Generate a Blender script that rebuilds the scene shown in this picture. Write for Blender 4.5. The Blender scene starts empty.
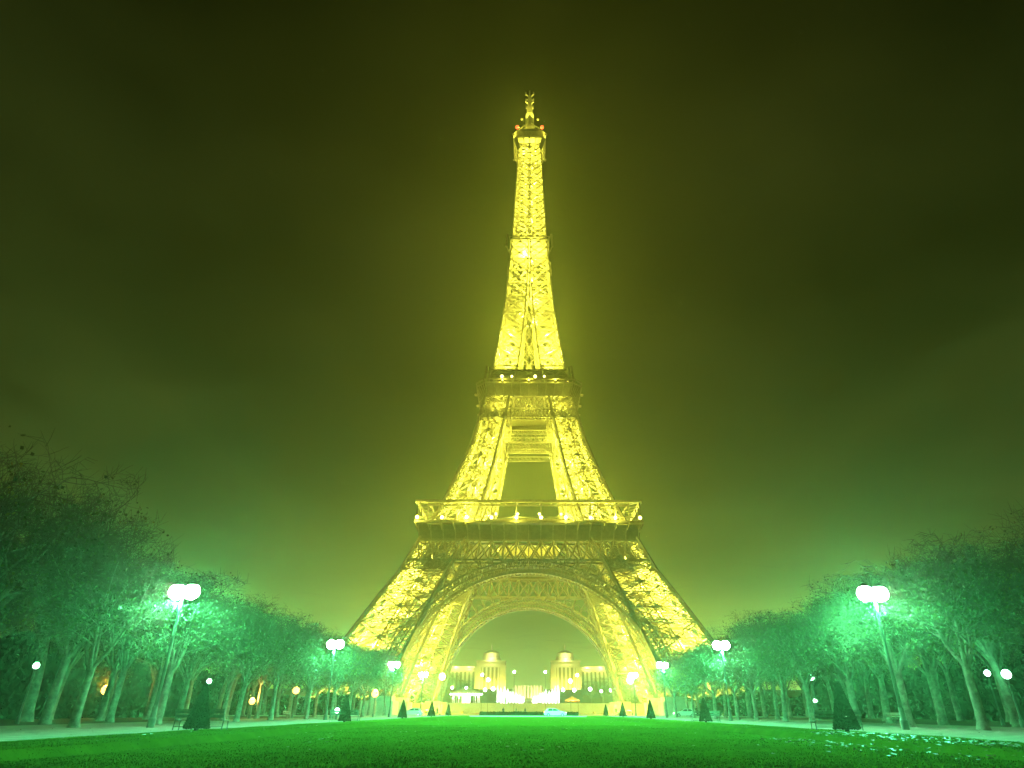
import bpy, bmesh, math, random
import numpy as np
from mathutils import Vector, Matrix

S = bpy.context.scene
COL = S.collection
R = math.radians
PI = math.pi

# ------------------------------------------------------------------ camera
FPX, CX, CY, EYE = 620.0, 529.0, 384.0, 1.0
PITCH = math.atan(327.0 / FPX)
cam_d = bpy.data.cameras.new('camera')
cam = bpy.data.objects.new('camera', cam_d)
COL.objects.link(cam)
cam.location = (0, 0, EYE)
cam.matrix_world = Matrix.Translation((0, 0, EYE)) @ Matrix.Rotation(R(90) + PITCH, 4, 'X') @ Matrix.Rotation(R(0.15), 4, 'Z')
cam_d.sensor_width = 36
cam_d.lens = FPX / 1024 * 36
cam_d.shift_x = (512 - CX) / 1024
cam_d.clip_end = 6000
cam_d.clip_start = 0.1
S.camera = cam

# ------------------------------------------------------------------ world: overcast night sky lit from below by the city
W = bpy.data.worlds.new('World')
S.world = W
W.use_nodes = True
nt = W.node_tree
bg = nt.nodes['Background']
tc = nt.nodes.new('ShaderNodeTexCoord')
sep = nt.nodes.new('ShaderNodeSeparateXYZ')
ramp = nt.nodes.new('ShaderNodeValToRGB')
cr = ramp.color_ramp
cr.elements[0].position = 0.0
cr.elements[0].color = (0.520, 0.720, 0.150, 1)
cr.elements[1].position = 1.0
cr.elements[1].color = (0.0008, 0.0008, 0.0002, 1)
for p, c in ((0.06, (0.420, 0.590, 0.120)), (0.11, (0.200, 0.290, 0.058)), (0.17, (0.080, 0.120, 0.024)), (0.22, (0.046, 0.064, 0.012)), (0.30, (0.018, 0.024, 0.004)), (0.42, (0.0120, 0.0160, 0.0026)), (0.56, (0.0040, 0.0050, 0.0007)), (0.72, (0.0010, 0.0011, 0.0002))):
    e = cr.elements.new(p)
    e.color = (*c, 1)
nz = nt.nodes.new('ShaderNodeTexNoise')
nz.inputs['Scale'].default_value = 2.1
nz.inputs['Detail'].default_value = 4
nz.inputs['Roughness'].default_value = 0.5
mp = nt.nodes.new('ShaderNodeMapping')
mp.inputs['Scale'].default_value = (1, 1, 2.2)
mr = nt.nodes.new('ShaderNodeMapRange')
mr.inputs['From Min'].default_value = 0.40
mr.inputs['From Max'].default_value = 0.70
mr.inputs['To Min'].default_value = 0.55
mr.inputs['To Max'].default_value = 1.6
mul = nt.nodes.new('ShaderNodeVectorMath')
mul.operation = 'SCALE'
L = nt.links.new
L(tc.outputs['Generated'], sep.inputs[0])
L(sep.outputs['Z'], ramp.inputs['Fac'])
L(tc.outputs['Generated'], mp.inputs[0])
L(mp.outputs[0], nz.inputs['Vector'])
L(nz.outputs['Fac'], mr.inputs['Value'])
L(ramp.outputs['Color'], mul.inputs[0])
L(mr.outputs[0], mul.inputs['Scale'])
L(mul.outputs[0], bg.inputs['Color'])
bg.inputs['Strength'].default_value = 1.0

# ------------------------------------------------------------------ view / render
S.view_settings.view_transform = 'Standard'
S.view_settings.look = 'None'
S.view_settings.exposure = 0.0
S.view_settings.gamma = 1.0
cy = S.cycles
cy.use_denoising = True
cy.max_bounces = 3
cy.diffuse_bounces = 2
cy.glossy_bounces = 2
cy.transmission_bounces = 2
cy.transparent_max_bounces = 6
cy.volume_bounces = 0
cy.use_light_tree = True
cy.sample_clamp_indirect = 6.0
cy.caustics_reflective = False
cy.caustics_refractive = False

# light tuning, one place
PARK_W = 50000.0        # each double mercury park lamp
TOWER_W = 128000.0       # each projector inside the ironwork
MERCURY = (0.10, 1.0, 0.43)
SODIUM = (1.0, 0.94, 0.09)
HAZE = 0.0003

# ================================================================== helpers
def mat(name, color=(0.5, 0.5, 0.5), rough=0.8, noise=None, spec=0.3, metal=0.0, emit=None, estr=0.0, bump=0.0, bscale=20.0, sample=True):
    m = bpy.data.materials.new(name)
    m.use_nodes = True
    n = m.node_tree
    b = n.nodes['Principled BSDF']
    b.inputs['Base Color'].default_value = (*color, 1)
    b.inputs['Roughness'].default_value = rough
    b.inputs['Specular IOR Level'].default_value = spec
    b.inputs['Metallic'].default_value = metal
    if noise:
        sc, lo, hi = noise
        t = n.nodes.new('ShaderNodeTexCoord')
        z = n.nodes.new('ShaderNodeTexNoise')
        z.inputs['Scale'].default_value = sc
        z.inputs['Detail'].default_value = 6
        z.inputs['Roughness'].default_value = 0.65
        r = n.nodes.new('ShaderNodeValToRGB')
        r.color_ramp.elements[0].position = 0.32
        r.color_ramp.elements[0].color = (*lo, 1)
        r.color_ramp.elements[1].position = 0.7
        r.color_ramp.elements[1].color = (*hi, 1)
        n.links.new(t.outputs['Object'], z.inputs['Vector'])
        n.links.new(z.outputs['Fac'], r.inputs['Fac'])
        n.links.new(r.outputs['Color'], b.inputs['Base Color'])
        if bump:
            z2 = n.nodes.new('ShaderNodeTexNoise')
            z2.inputs['Scale'].default_value = bscale
            z2.inputs['Detail'].default_value = 5
            bp = n.nodes.new('ShaderNodeBump')
            bp.inputs['Strength'].default_value = bump
            bp.inputs['Distance'].default_value = 0.05
            n.links.new(t.outputs['Object'], z2.inputs['Vector'])
            n.links.new(z2.outputs['Fac'], bp.inputs['Height'])
            n.links.new(bp.outputs['Normal'], b.inputs['Normal'])
    if emit:
        b.inputs['Emission Color'].default_value = (*emit, 1)
        b.inputs['Emission Strength'].default_value = estr
        if not sample:
            m.cycles.emission_sampling = 'NONE'
    return m


class MB:
    """collects boxes, bars, tubes and plates and links them as one mesh object"""
    def __init__(s):
        s.v = []
        s.f = []
        s.mi = []
        s.n = 0
        s.cur = 0

    def add(s, verts, faces):
        b = s.n
        s.v.extend([tuple(v) for v in verts])
        for f in faces:
            s.f.append(tuple(i + b for i in f))
            s.mi.append(s.cur)
        s.n += len(verts)

    def bar(s, p, q, w, d=None, up=None):
        p = np.array(p, float)
        q = np.array(q, float)
        a = q - p
        ln = np.linalg.norm(a)
        if ln < 1e-6:
            return
        a /= ln
        u = np.array(up if up is not None else (0, 0, 1), float)
        if abs(np.dot(u, a)) > 0.97:
            u = np.array((0, 1.0, 0)) if abs(a[1]) < 0.9 else np.array((1.0, 0, 0))
        x = np.cross(a, u)
        x /= np.linalg.norm(x)
        y = np.cross(x, a)
        w2 = w / 2
        d2 = (d if d is not None else w) / 2
        o = [x * w2 + y * d2, -x * w2 + y * d2, -x * w2 - y * d2, x * w2 - y * d2]
        s.add([p + k for k in o] + [q + k for k in o],
              [(0, 1, 5, 4), (1, 2, 6, 5), (2, 3, 7, 6), (3, 0, 4, 7), (3, 2, 1, 0), (4, 5, 6, 7)])

    def box(s, c, size):
        x, y, z = c
        a, b, h = (k / 2 for k in size)
        s.add([(x - a, y - b, z - h), (x + a, y - b, z - h), (x + a, y + b, z - h), (x - a, y + b, z - h),
               (x - a, y - b, z + h), (x + a, y - b, z + h), (x + a, y + b, z + h), (x - a, y + b, z + h)],
              [(0, 3, 2, 1), (4, 5, 6, 7), (0, 1, 5, 4), (1, 2, 6, 5), (2, 3, 7, 6), (3, 0, 4, 7)])

    def tube(s, pts, rad, n=8, cap=True):
        pts = [np.array(p, float) for p in pts]
        rings = []
        for i, p in enumerate(pts):
            a = pts[min(i + 1, len(pts) - 1)] - pts[max(i - 1, 0)]
            a /= (np.linalg.norm(a) + 1e-9)
            u = np.array((0.0, 0.0, 1.0)) if abs(a[2]) < 0.9 else np.array((1.0, 0, 0))
            x = np.cross(a, u)
            x /= np.linalg.norm(x)
            y = np.cross(a, x)
            r = rad[i] if hasattr(rad, '__len__') else rad
            rings.append([p + r * (math.cos(2 * PI * k / n) * x + math.sin(2 * PI * k / n) * y) for k in range(n)])
        v = [q for rg in rings for q in rg]
        f = []
        for i in range(len(pts) - 1):
            for k in range(n):
                k2 = (k + 1) % n
                f.append((i * n + k, i * n + k2, (i + 1) * n + k2, (i + 1) * n + k))
        if cap:
            f.append(tuple(range(n))[::-1])
            f.append(tuple((len(pts) - 1) * n + k for k in range(n)))
        s.add(v, f)

    def lathe(s, prof, c=(0, 0, 0), n=16):
        v = []
        for r, z in prof:
            for k in range(n):
                a = 2 * PI * k / n
                v.append((c[0] + r * math.cos(a), c[1] + r * math.sin(a), c[2] + z))
        f = []
        for i in range(len(prof) - 1):
            for k in range(n):
                k2 = (k + 1) % n
                f.append((i * n + k, i * n + k2, (i + 1) * n + k2, (i + 1) * n + k))
        f.append(tuple(range(n))[::-1])
        f.append(tuple((len(prof) - 1) * n + k for k in range(n)))
        s.add(v, f)

    def quad(s, a, b, c, d):
        s.add([a, b, c, d], [(0, 1, 2, 3)])

    def build(s, name, m, parent=None, smooth=False, loc=None):
        me = bpy.data.meshes.new(name)
        me.from_pydata(s.v, [], s.f)
        ms = m if isinstance(m, (list, tuple)) else [m]
        for k in ms:
            me.materials.append(k)
        if len(ms) > 1:
            me.polygons.foreach_set('material_index', s.mi)
        if smooth:
            me.polygons.foreach_set('use_smooth', [True] * len(me.polygons))
        me.update()
        o = bpy.data.objects.new(name, me)
        COL.objects.link(o)
        if parent:
            o.parent = parent
        if loc:
            o.location = loc
        return o


def tag(o, label=None, cat=None, group=None, kind=None):
    if label:
        o['label'] = label
    if cat:
        o['category'] = cat
    if group:
        o['group'] = group
    if kind:
        o['kind'] = kind
    return o


def empty(name, loc=(0, 0, 0), rz=0.0):
    o = bpy.data.objects.new(name, None)
    COL.objects.link(o)
    o.location = loc
    o.rotation_euler = (0, 0, rz)
    o.empty_display_size = 0.5
    return o


def copy_tree(o, parent=None):
    c = o.copy()
    COL.objects.link(c)
    if parent:
        c.parent = parent
        c.matrix_parent_inverse = o.matrix_parent_inverse
    for ch in list(o.children):
        copy_tree(ch, c)
    return c


def lamp(name, loc, power, color, radius=0.3, parent=None, kind='POINT', rot=None, spot=None, batwing=False):
    d = bpy.data.lights.new(name, kind)
    d.energy = power
    d.color = color
    d.shadow_soft_size = radius
    if spot:
        d.spot_size = spot
        d.spot_blend = 0.6
    if batwing:   # street luminaire: throws most light outwards, less straight down and up
        d.use_nodes = True
        n = d.node_tree
        em = n.nodes['Emission']
        t = n.nodes.new('ShaderNodeTexCoord')
        sp = n.nodes.new('ShaderNodeSeparateXYZ')
        m1 = n.nodes.new('ShaderNodeMapRange')
        m1.inputs['From Min'].default_value = -1
        m1.inputs['From Max'].default_value = 1
        r_ = n.nodes.new('ShaderNodeValToRGB')
        e_ = r_.color_ramp.elements
        e_[0].position, e_[0].color = 0.0, (.08, .08, .08, 1)
        e_[1].position, e_[1].color = 1.0, (.06, .06, .06, 1)
        for p_, c_ in ((.2, .22), (.3, .8), (.37, 1.9), (.43, 1.6), (.48, .8), (.52, .42), (.58, .12), (.7, .05)):
            k_ = e_.new(p_)
            k_.color = (c_, c_, c_, 1)
        n.links.new(t.outputs['Normal'], sp.inputs[0])
        n.links.new(sp.outputs['Z'], m1.inputs['Value'])
        n.links.new(m1.outputs[0], r_.inputs['Fac'])
        m2 = n.nodes.new('ShaderNodeMapRange')
        m2.inputs['From Min'].default_value = -0.45
        m2.inputs['From Max'].default_value = 0.75
        m2.inputs['To Min'].default_value = 0.06
        m2.inputs['To Max'].default_value = 1.9
        mm = n.nodes.new('ShaderNodeMath')
        mm.operation = 'MULTIPLY'
        n.links.new(sp.outputs['X'], m2.inputs['Value'])
        n.links.new(r_.outputs['Color'], mm.inputs[0])
        n.links.new(m2.outputs[0], mm.inputs[1])
        n.links.new(mm.outputs[0], em.inputs['Strength'])
    o = bpy.data.objects.new(name, d)
    COL.objects.link(o)
    o.location = loc
    if rot:
        o.rotation_euler = rot
    if parent:
        o.parent = parent
    return o


def px(x, y, F):
    """world X and height of a pixel seen at forward distance F"""
    yy = (CY - y) / FPX
    H = F * (math.sin(PITCH) + yy * math.cos(PITCH)) / (math.cos(PITCH) - yy * math.sin(PITCH))
    z = F * math.cos(PITCH) + H * math.sin(PITCH)
    return (x - CX) * z / FPX, H + EYE


def fwd(off, lat):
    """forward distance of a ground point with lateral distance lat that shows off pixels from the axis"""
    return (lat * FPX / off + EYE * math.sin(PITCH)) / math.cos(PITCH)


# ================================================================== materials
M = {}
M['iron'] = mat('painted_iron', (0.145, 0.13, 0.095), 0.55, (1.3, (0.10, 0.09, 0.065), (0.18, 0.165, 0.12)))
M['iron_dark'] = mat('painted_iron_panel', (0.26, 0.22, 0.15), 0.6, (0.8, (0.20, 0.17, 0.12), (0.30, 0.26, 0.18)))
M['panel'] = mat('shade_darkened_panel', (0.10, 0.09, 0.06), 0.6, (0.8, (0.08, 0.07, 0.05), (0.12, 0.11, 0.075)))  # same paint as the ironwork, darkened in colour so these panels look unlit
M['masonry'] = mat('pedestal_stone', (0.4, 0.36, 0.28), 0.9, (0.6, (0.30, 0.27, 0.21), (0.45, 0.41, 0.33)), bump=0.3, bscale=3)
M['bulb'] = mat('bulb_sodium', (1, 0.9, 0.5), 0.4, emit=(1, 0.86, 0.25), estr=9, sample=False)
M['bulb_white'] = mat('bulb_white', (1, 1, 1), 0.4, emit=(0.85, 1, 0.85), estr=14, sample=False)
M['bulb_red'] = mat('beacon_red', (1, 0.1, 0.05), 0.4, emit=(1, 0.07, 0.03), estr=3.0, sample=False)
M['mercury'] = mat('mercury_lens', (1, 1, 1), 0.3, emit=(0.55, 1.0, 0.75), estr=120, sample=False)
M['globe_green'] = mat('globe_mercury', (1, 1, 1), 0.3, emit=(0.6, 1.0, 0.75), estr=8, sample=False)
M['globe_orange'] = mat('globe_sodium', (1, 0.6, 0.2), 0.3, emit=(1.0, 0.55, 0.12), estr=4.5, sample=False)
M['pole'] = mat('green_pole_paint', (0.05, 0.065, 0.05), 0.45, (4, (0.04, 0.05, 0.04), (0.065, 0.08, 0.06)))
M['bench'] = mat('green_bench_paint', (0.05, 0.08, 0.05), 0.5, (5, (0.035, 0.055, 0.035), (0.07, 0.10, 0.06)))
M['bark'] = mat('plane_bark', (0.14, 0.125, 0.09), 0.9, (2.6, (0.06, 0.053, 0.04), (0.23, 0.205, 0.15)), bump=0.8, bscale=9)
M['twig'] = mat('twig_bark', (0.075, 0.06, 0.042), 0.9)
M['lawn'] = mat('lawn_turf', (0.045, 0.12, 0.015), 0.95, (0.9, (0.045, 0.115, 0.008), (0.075, 0.165, 0.013)), bump=0.45, bscale=30, spec=0.0)
M['gravel'] = mat('pale_gravel', (0.22, 0.20, 0.15), 0.95, (1.1, (0.15, 0.135, 0.10), (0.27, 0.245, 0.19)), bump=0.6, bscale=55, spec=0.1)
M['earth'] = mat('dark_ground', (0.05, 0.05, 0.03), 0.95, (0.3, (0.035, 0.038, 0.02), (0.07, 0.065, 0.04)), bump=0.5, bscale=12, spec=0.1)
M['asphalt'] = mat('asphalt', (0.05, 0.05, 0.05), 0.8, (2, (0.04, 0.04, 0.04), (0.06, 0.06, 0.058)), spec=0.2)
M['plaza'] = mat('plaza_gravel', (0.20, 0.18, 0.13), 0.9, (0.25, (0.14, 0.13, 0.09), (0.25, 0.22, 0.16)), spec=0.1)
M['hedge'] = mat('clipped_yew', (0.012, 0.02, 0.008), 0.9, (3, (0.008, 0.014, 0.005), (0.018, 0.03, 0.011)), spec=0.02)
M['blade'] = mat('grass_blade', (0.05, 0.11, 0.02), 0.8, (0.7, (0.048, 0.12, 0.008), (0.080, 0.165, 0.013)), spec=0.0)
M['stone'] = mat('palace_stone', (0.42, 0.39, 0.30), 0.9, (0.15, (0.36, 0.33, 0.25), (0.46, 0.43, 0.34)))
M['stone_dark'] = mat('palace_recess', (0.10, 0.095, 0.075), 0.9)
M['water'] = mat('foaming_water', (0.85, 0.88, 0.86), 0.6)
M['rubber'] = mat('tyre_rubber', (0.02, 0.02, 0.02), 0.8)
M['glass'] = mat('car_glass', (0.02, 0.03, 0.03), 0.1, spec=0.5)
M['tail'] = mat('tail_light', (0.6, 0.05, 0.02), 0.3, emit=(1, 0.12, 0.04), estr=5, sample=False)
M['head'] = mat('head_light', (1, 1, 0.9), 0.3, emit=(1, 0.95, 0.75), estr=8, sample=False)
M['chrome'] = mat('wheel_metal', (0.5, 0.5, 0.5), 0.35, metal=0.8)
M['leaf_litter'] = mat('fallen_leaf', (0.22, 0.19, 0.10), 0.7, (0.7, (0.12, 0.10, 0.05), (0.34, 0.30, 0.18)))


def leaf_material(name, lo, hi):
    m = bpy.data.materials.new(name)
    m.use_nodes = True
    n = m.node_tree
    b = n.nodes['Principled BSDF']
    b.inputs['Roughness'].default_value = 0.6
    out = n.nodes['Material Output']
    t = n.nodes.new('ShaderNodeTexCoord')
    z = n.nodes.new('ShaderNodeTexNoise')
    z.inputs['Scale'].default_value = 1.6
    r = n.nodes.new('ShaderNodeValToRGB')
    r.color_ramp.elements[0].position = 0.35
    r.color_ramp.elements[0].color = (*lo, 1)
    r.color_ramp.elements[1].position = 0.65
    r.color_ramp.elements[1].color = (*hi, 1)
    tr = n.nodes.new('ShaderNodeBsdfTranslucent')
    mx = n.nodes.new('ShaderNodeMixShader')
    mx.inputs[0].default_value = 0.35
    n.links.new(t.outputs['Object'], z.inputs['Vector'])
    n.links.new(z.outputs['Fac'], r.inputs['Fac'])
    n.links.new(r.outputs['Color'], b.inputs['Base Color'])
    n.links.new(r.outputs['Color'], tr.inputs['Color'])
    n.links.new(b.outputs[0], mx.inputs[1])
    n.links.new(tr.outputs[0], mx.inputs[2])
    n.links.new(mx.outputs[0], out.inputs['Surface'])
    return m


M['leaf'] = leaf_material('plane_leaf', (0.022, 0.038, 0.008), (0.07, 0.075, 0.018))
M['leaf_yellow'] = leaf_material('plane_leaf_autumn', (0.06, 0.07, 0.012), (0.17, 0.13, 0.02))

# ================================================================== ground
def strip(name, m, xs, ys, z, zf=None, kind='structure'):
    b = MB()
    nx, ny = len(xs), len(ys)
    v = [(x, y, zf(x, y) if zf else z) for y in ys for x in xs]
    f = [(j * nx + i, j * nx + i + 1, (j + 1) * nx + i + 1, (j + 1) * nx + i) for j in range(ny - 1) for i in range(nx - 1)]
    b.add(v, f)
    o = b.build(name, m)
    tag(o, kind=kind)
    return o


def terr(x, y):
    def st(a, b):
        t = min(1, max(0, (y - a) / (b - a)))
        return t * t * (3 - 2 * t)
    return 3.1 * st(321, 324) + 17 * st(520, 690)


ground = strip('ground', M['earth'], np.linspace(-450, 450, 19), list(np.linspace(-60, 300, 11)) + [321, 322, 323, 324] + list(np.linspace(340, 500, 5)) + list(np.linspace(520, 700, 13)) + [900, 1150], 0,
               lambda x, y: terr(x, y))
strip('quay_road', M['asphalt'], np.linspace(-200, 200, 11), [326, 336, 346], 3.12)
LAWN_END, BANK, EDGE = 131.0, 10.8, 17.8


def lawn_z(x, y):
    a = abs(x)
    base = 0.03
    t = min(1, max(0, (a - BANK) / 0.25))
    return base + 0.20 * t * (1 - 0.8 * min(1, max(0, (a - 12.5) / 5.0))) + 0.012 * math.sin(x * 0.9 + y * 0.31) + 0.012 * math.sin(y * 0.7 - x * 0.4)


xs = sorted(set([-EDGE, EDGE] + [s * k for s in (-1, 1) for k in (BANK, BANK + 0.08, BANK + 0.17, BANK + 0.26, 12, 12.5, 13.5, 15, 16.5, 17.6)] + list(np.linspace(-10, 10, 21))))
lawn = strip('lawn', M['lawn'], xs, list(np.linspace(-30, 60, 91)) + list(np.linspace(62, LAWN_END, 36)), 0, lawn_z)
for s in (-1, 1):
    strip('path', M['gravel'], sorted([s * 17.8, s * 20, s * 26, s * 32, s * 36]), np.linspace(-40, 136, 45), 0.012)
strip('plaza', M['plaza'], np.linspace(-130, 130, 27), np.linspace(146.2, 318, 20), 0.010)
strip('road', M['asphalt'], np.linspace(-200, 200, 21), [136.2, 141, 146], 0.014)
kb = MB()
kb.box((0, 136.0, 0.07), (300, 0.3, 0.14))
tag(kb.build('kerb', M['stone']), kind='structure')
kb = MB()
kb.box((0, 146.1, 0.07), (300, 0.3, 0.14))
tag(kb.build('kerb', M['stone']), kind='structure')

# ================================================================== the tower
TY = 238.0
OH = [0, 4, 20, 28, 40, 51, 57.6, 66, 89, 102, 113, 117, 130, 161, 198, 207, 234, 257, 278]
OW = [61.6, 59.0, 50.4, 46.6, 39.9, 35.4, 32.4, 29.2, 21.8, 19.2, 17.3, 16.7, 14.2, 10.8, 8.3, 7.9, 6.9, 6.2, 5.6]
IH = [0, 20, 40, 51, 57.6, 70.8, 106, 113, 130, 150, 161, 180, 200, 278]
IW = [38.5, 32.5, 25.3, 20.5, 18.2, 14.7, 8.7, 7.8, 4.3, 2.4, 1.6, 0.6, 0.4, 0.3]


def ow(h):
    return float(np.interp(h, OH, OW))


def iw(h):
    return float(np.interp(h, IH, IW))


tower = empty('lattice_tower', (0, TY, 0))
tag(tower, 'giant iron lattice tower lit yellow from within, on four arched splayed legs', 'tower')


def A(*k):
    return np.array(k, float)


def girder(b, p, q, width, side, chord, web, n):
    """two chords and a zigzag web between them"""
    p, q = np.array(p), np.array(q)
    s_ = np.array(side, float)
    a = (q - p) / np.linalg.norm(q - p)
    s_ = s_ - a * np.dot(s_, a)
    s_ /= np.linalg.norm(s_)
    o = s_ * width / 2
    b.bar(p + o, q + o, chord)
    b.bar(p - o, q - o, chord)
    for i in range(n):
        t0, t1 = i / n, (i + 1) / n
        sg = 1 if i % 2 == 0 else -1
        b.bar(p + (q - p) * t0 + o * sg, p + (q - p) * t1 - o * sg, web)


def panel(b, p00, p10, p01, p11, gw, chord, web, n, fine=0.0, gusset=0.0):
    """one braced face bay: bottom pair p00 p10, top pair p01 p11"""
    p00, p10, p01, p11 = map(np.array, (p00, p10, p01, p11))
    nrm = np.cross(p10 - p00, p01 - p00)
    nrm /= np.linalg.norm(nrm)
    for a, c in ((p00, p11), (p10, p01)):
        d = (c - a)
        side = np.cross(d, nrm)
        girder(b, a, c, gw, side, chord, web, n)
    girder(b, p01, p11, gw * 0.9, p01 - p00, chord, web, max(4, int(n * 0.7)))
    ctr = (p00 + p10 + p01 + p11) / 4
    if fine:
        l, r = (p00 + p01) / 2, (p10 + p11) / 2
        bt, tp = (p00 + p10) / 2, (p01 + p11) / 2
        for a, c in ((l, tp), (tp, r), (r, bt), (bt, l)):
            b.bar(a, c, fine)
        b.bar(l, r, fine)
    if gusset:
        x = (p10 - p00) / np.linalg.norm(p10 - p00)
        y = np.cross(nrm, x)
        g = gusset
        for c, k in ((ctr, 1.0), (p01, .8), (p11, .8)):
            b.bar(c - x * g * k, c + x * g * k, g * 2 * k, 0.25, up=nrm)


def legpts(sx, sy, h):
    o, i = ow(h), iw(h)
    return {'oo': A(sx * o, sy * o, h), 'oi': A(sx * o, sy * i, h), 'io': A(sx * i, sy * o, h), 'ii': A(sx * i, sy * i, h)}


FACES = (('oo', 'io'), ('oo', 'oi'), ('oi', 'ii'), ('io', 'ii'))


def leg(sx, sy, levels, edge, gw, chord, web, n, fine, gus, core):
    b = MB()
    L_ = [legpts(sx, sy, h) for h in levels]
    for k in range(len(levels) - 1):
        a, c = L_[k], L_[k + 1]
        for key in ('oo', 'oi', 'io', 'ii'):
            b.bar(a[key], c[key], edge)
        for u, v in FACES:
            panel(b, a[u], a[v], c[u], c[v], gw, chord, web, n, fine, gus)
        # diaphragm
        b.bar(c['oo'], c['ii'], chord * 1.4)
        b.bar(c['oi'], c['io'], chord * 1.4)
        # inclined lift track inside
        if core:
            ca = sum(a.values()) / 4
            cc = sum(c.values()) / 4
            for dx, dy in ((1, 1), (1, -1), (-1, 1), (-1, -1)):
                b.bar(ca + A(dx * core, dy * core, 0), cc + A(dx * core, dy * core, 0), 0.35)
            m = 6
            for j in range(m):
                t0, t1 = j / m, (j + 1) / m
                sg = 1 if j % 2 else -1
                for s2 in (-1, 1):
                    b.bar(ca + (cc - ca) * t0 + A(sg * core, s2 * core, 0), ca + (cc - ca) * t1 + A(-sg * core, s2 * core, 0), 0.2)
                    b.bar(ca + (cc - ca) * t0 + A(s2 * core, sg * core, 0), ca + (cc - ca) * t1 + A(s2 * core, -sg * core, 0), 0.2)
    return b


LOW = [4, 14.5, 24, 32.5, 40, 43.2, 50.2, 57.4]
UP = [57.4, 67.5, 79, 90.5, 101.8, 105.6, 112.4]
CORN = [(1, -1), (-1, -1), (1, 1), (-1, 1)]
for sx, sy in CORN:
    b = leg(sx, sy, LOW, 1.0, 1.0, 0.26, 0.15, 14, 0.28, 0.55, 1.8)
    lo = b.build('leg', M['iron'], tower)
    p = legpts(sx, sy, 0)
    for key in ('oo', 'oi', 'io', 'ii'):
        q = legpts(sx, sy, 4)[key]
        b = MB()
        b.box((q[0] + 0.6 * sx, q[1] + 0.6 * sy, 1.6), (8.0, 8.0, 3.2))
        b.box((q[0] + 0.2 * sx, q[1] + 0.2 * sy, 3.75), (5.6, 5.6, 1.1))
        b.build('pedestal', M['masonry'], lo)
    b = leg(sx, sy, UP, 0.85, 0.85, 0.24, 0.14, 14, 0.26, 0.5, 1.2)
    b.build('upper_leg', M['iron'], tower)


def fx(side, u, w, h):
    """a point on one of the four sides: u along the side, w out from the axis"""
    if side == 0:
        return A(u, -w, h)
    if side == 1:
        return A(-u, w, h)
    if side == 2:
        return A(w, u, h)
    return A(-w, -u, h)


# arches
RC, RI = 2.7, 36.6
for side in range(4):
    b = MB()
    N = 96
    a0, a1 = R(5), R(175)
    def ring(r, dep, k):
        a = a0 + (a1 - a0) * k / N
        u, h = r * math.cos(a), RC + r * math.sin(a)
        return fx(side, u, ow(max(h, 0.5)) - dep, h)
    D1 = 5.2
    for r, dep, t in ((RI, 0.15, 0.85), (RI, D1, 0.6), (RI + 2.0, 0.15, 0.34), (RI + 3.9, 0.15, 0.5), (RI + 3.9, D1, 0.4), (RI + 2.0, D1, 0.25)):
        for k in range(N):
            b.bar(ring(r, dep, k), ring(r, dep, k + 1), t)
    for k in range(0, N + 1):
        for dep in (0.15, D1):
            b.bar(ring(RI, dep, k), ring(RI + 2.0, dep, k), 0.22)
        b.bar(ring(RI, 0.15, k), ring(RI, D1, k), 0.24)
        if k % 2 == 0:
            b.bar(ring(RI + 3.9, 0.15, k), ring(RI + 3.9, D1, k), 0.24)
        if k < N:
            b.bar(ring(RI + 2.0, 0.15, k), ring(RI + 3.9, 0.15, k + 1), 0.2)
            b.bar(ring(RI + 3.9, 0.15, k), ring(RI + 2.0, 0.15, k + 1), 0.2)
            if k % 2 == 0:
                b.bar(ring(RI, 0.15, k), ring(RI, D1, min(N, k + 2)), 0.18)
                b.bar(ring(RI, D1, k), ring(RI, 0.15, min(N, k + 2)), 0.18)
    # spandrel: radial posts and rings up to the truss
    for k in range(6, N - 5, 3):
        a = a0 + (a1 - a0) * k / N
        r0 = RI + 3.9
        c_, s_ = math.cos(a), math.sin(a)
        r1 = None
        rr = r0
        while rr < r0 + 12:
            u, h = rr * c_, RC + rr * s_
            if h > 43.0 or abs(u) > iw(h) + 0.4:
                break
            rr += 0.1
        r1 = rr
        if r1 - r0 > 0.7:
            for dep in (0.15, D1):
                p = fx(side, r0 * c_, ow(RC + r0 * s_) - dep, RC + r0 * s_)
                q = fx(side, r1 * c_, ow(RC + r1 * s_) - dep, RC + r1 * s_)
                b.bar(p, q, 0.32)
            rad = min(1.5, (r1 - r0) * 0.46)
            am = a + (a1 - a0) * 1.5 / N
            rc = r0 + rad + 0.1
            for j in range(14):
                t0, t1 = 2 * PI * j / 14, 2 * PI * (j + 1) / 14
                pts = []
                for t in (t0, t1):
                    u = rc * math.cos(am) + rad * math.cos(t)
                    h = RC + rc * math.sin(am) + rad * math.sin(t)
                    pts.append(fx(side, u, ow(h) - 0.15, h))
                b.bar(pts[0], pts[1], 0.28)
    b.build('arch', M['iron'], tower)


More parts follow.
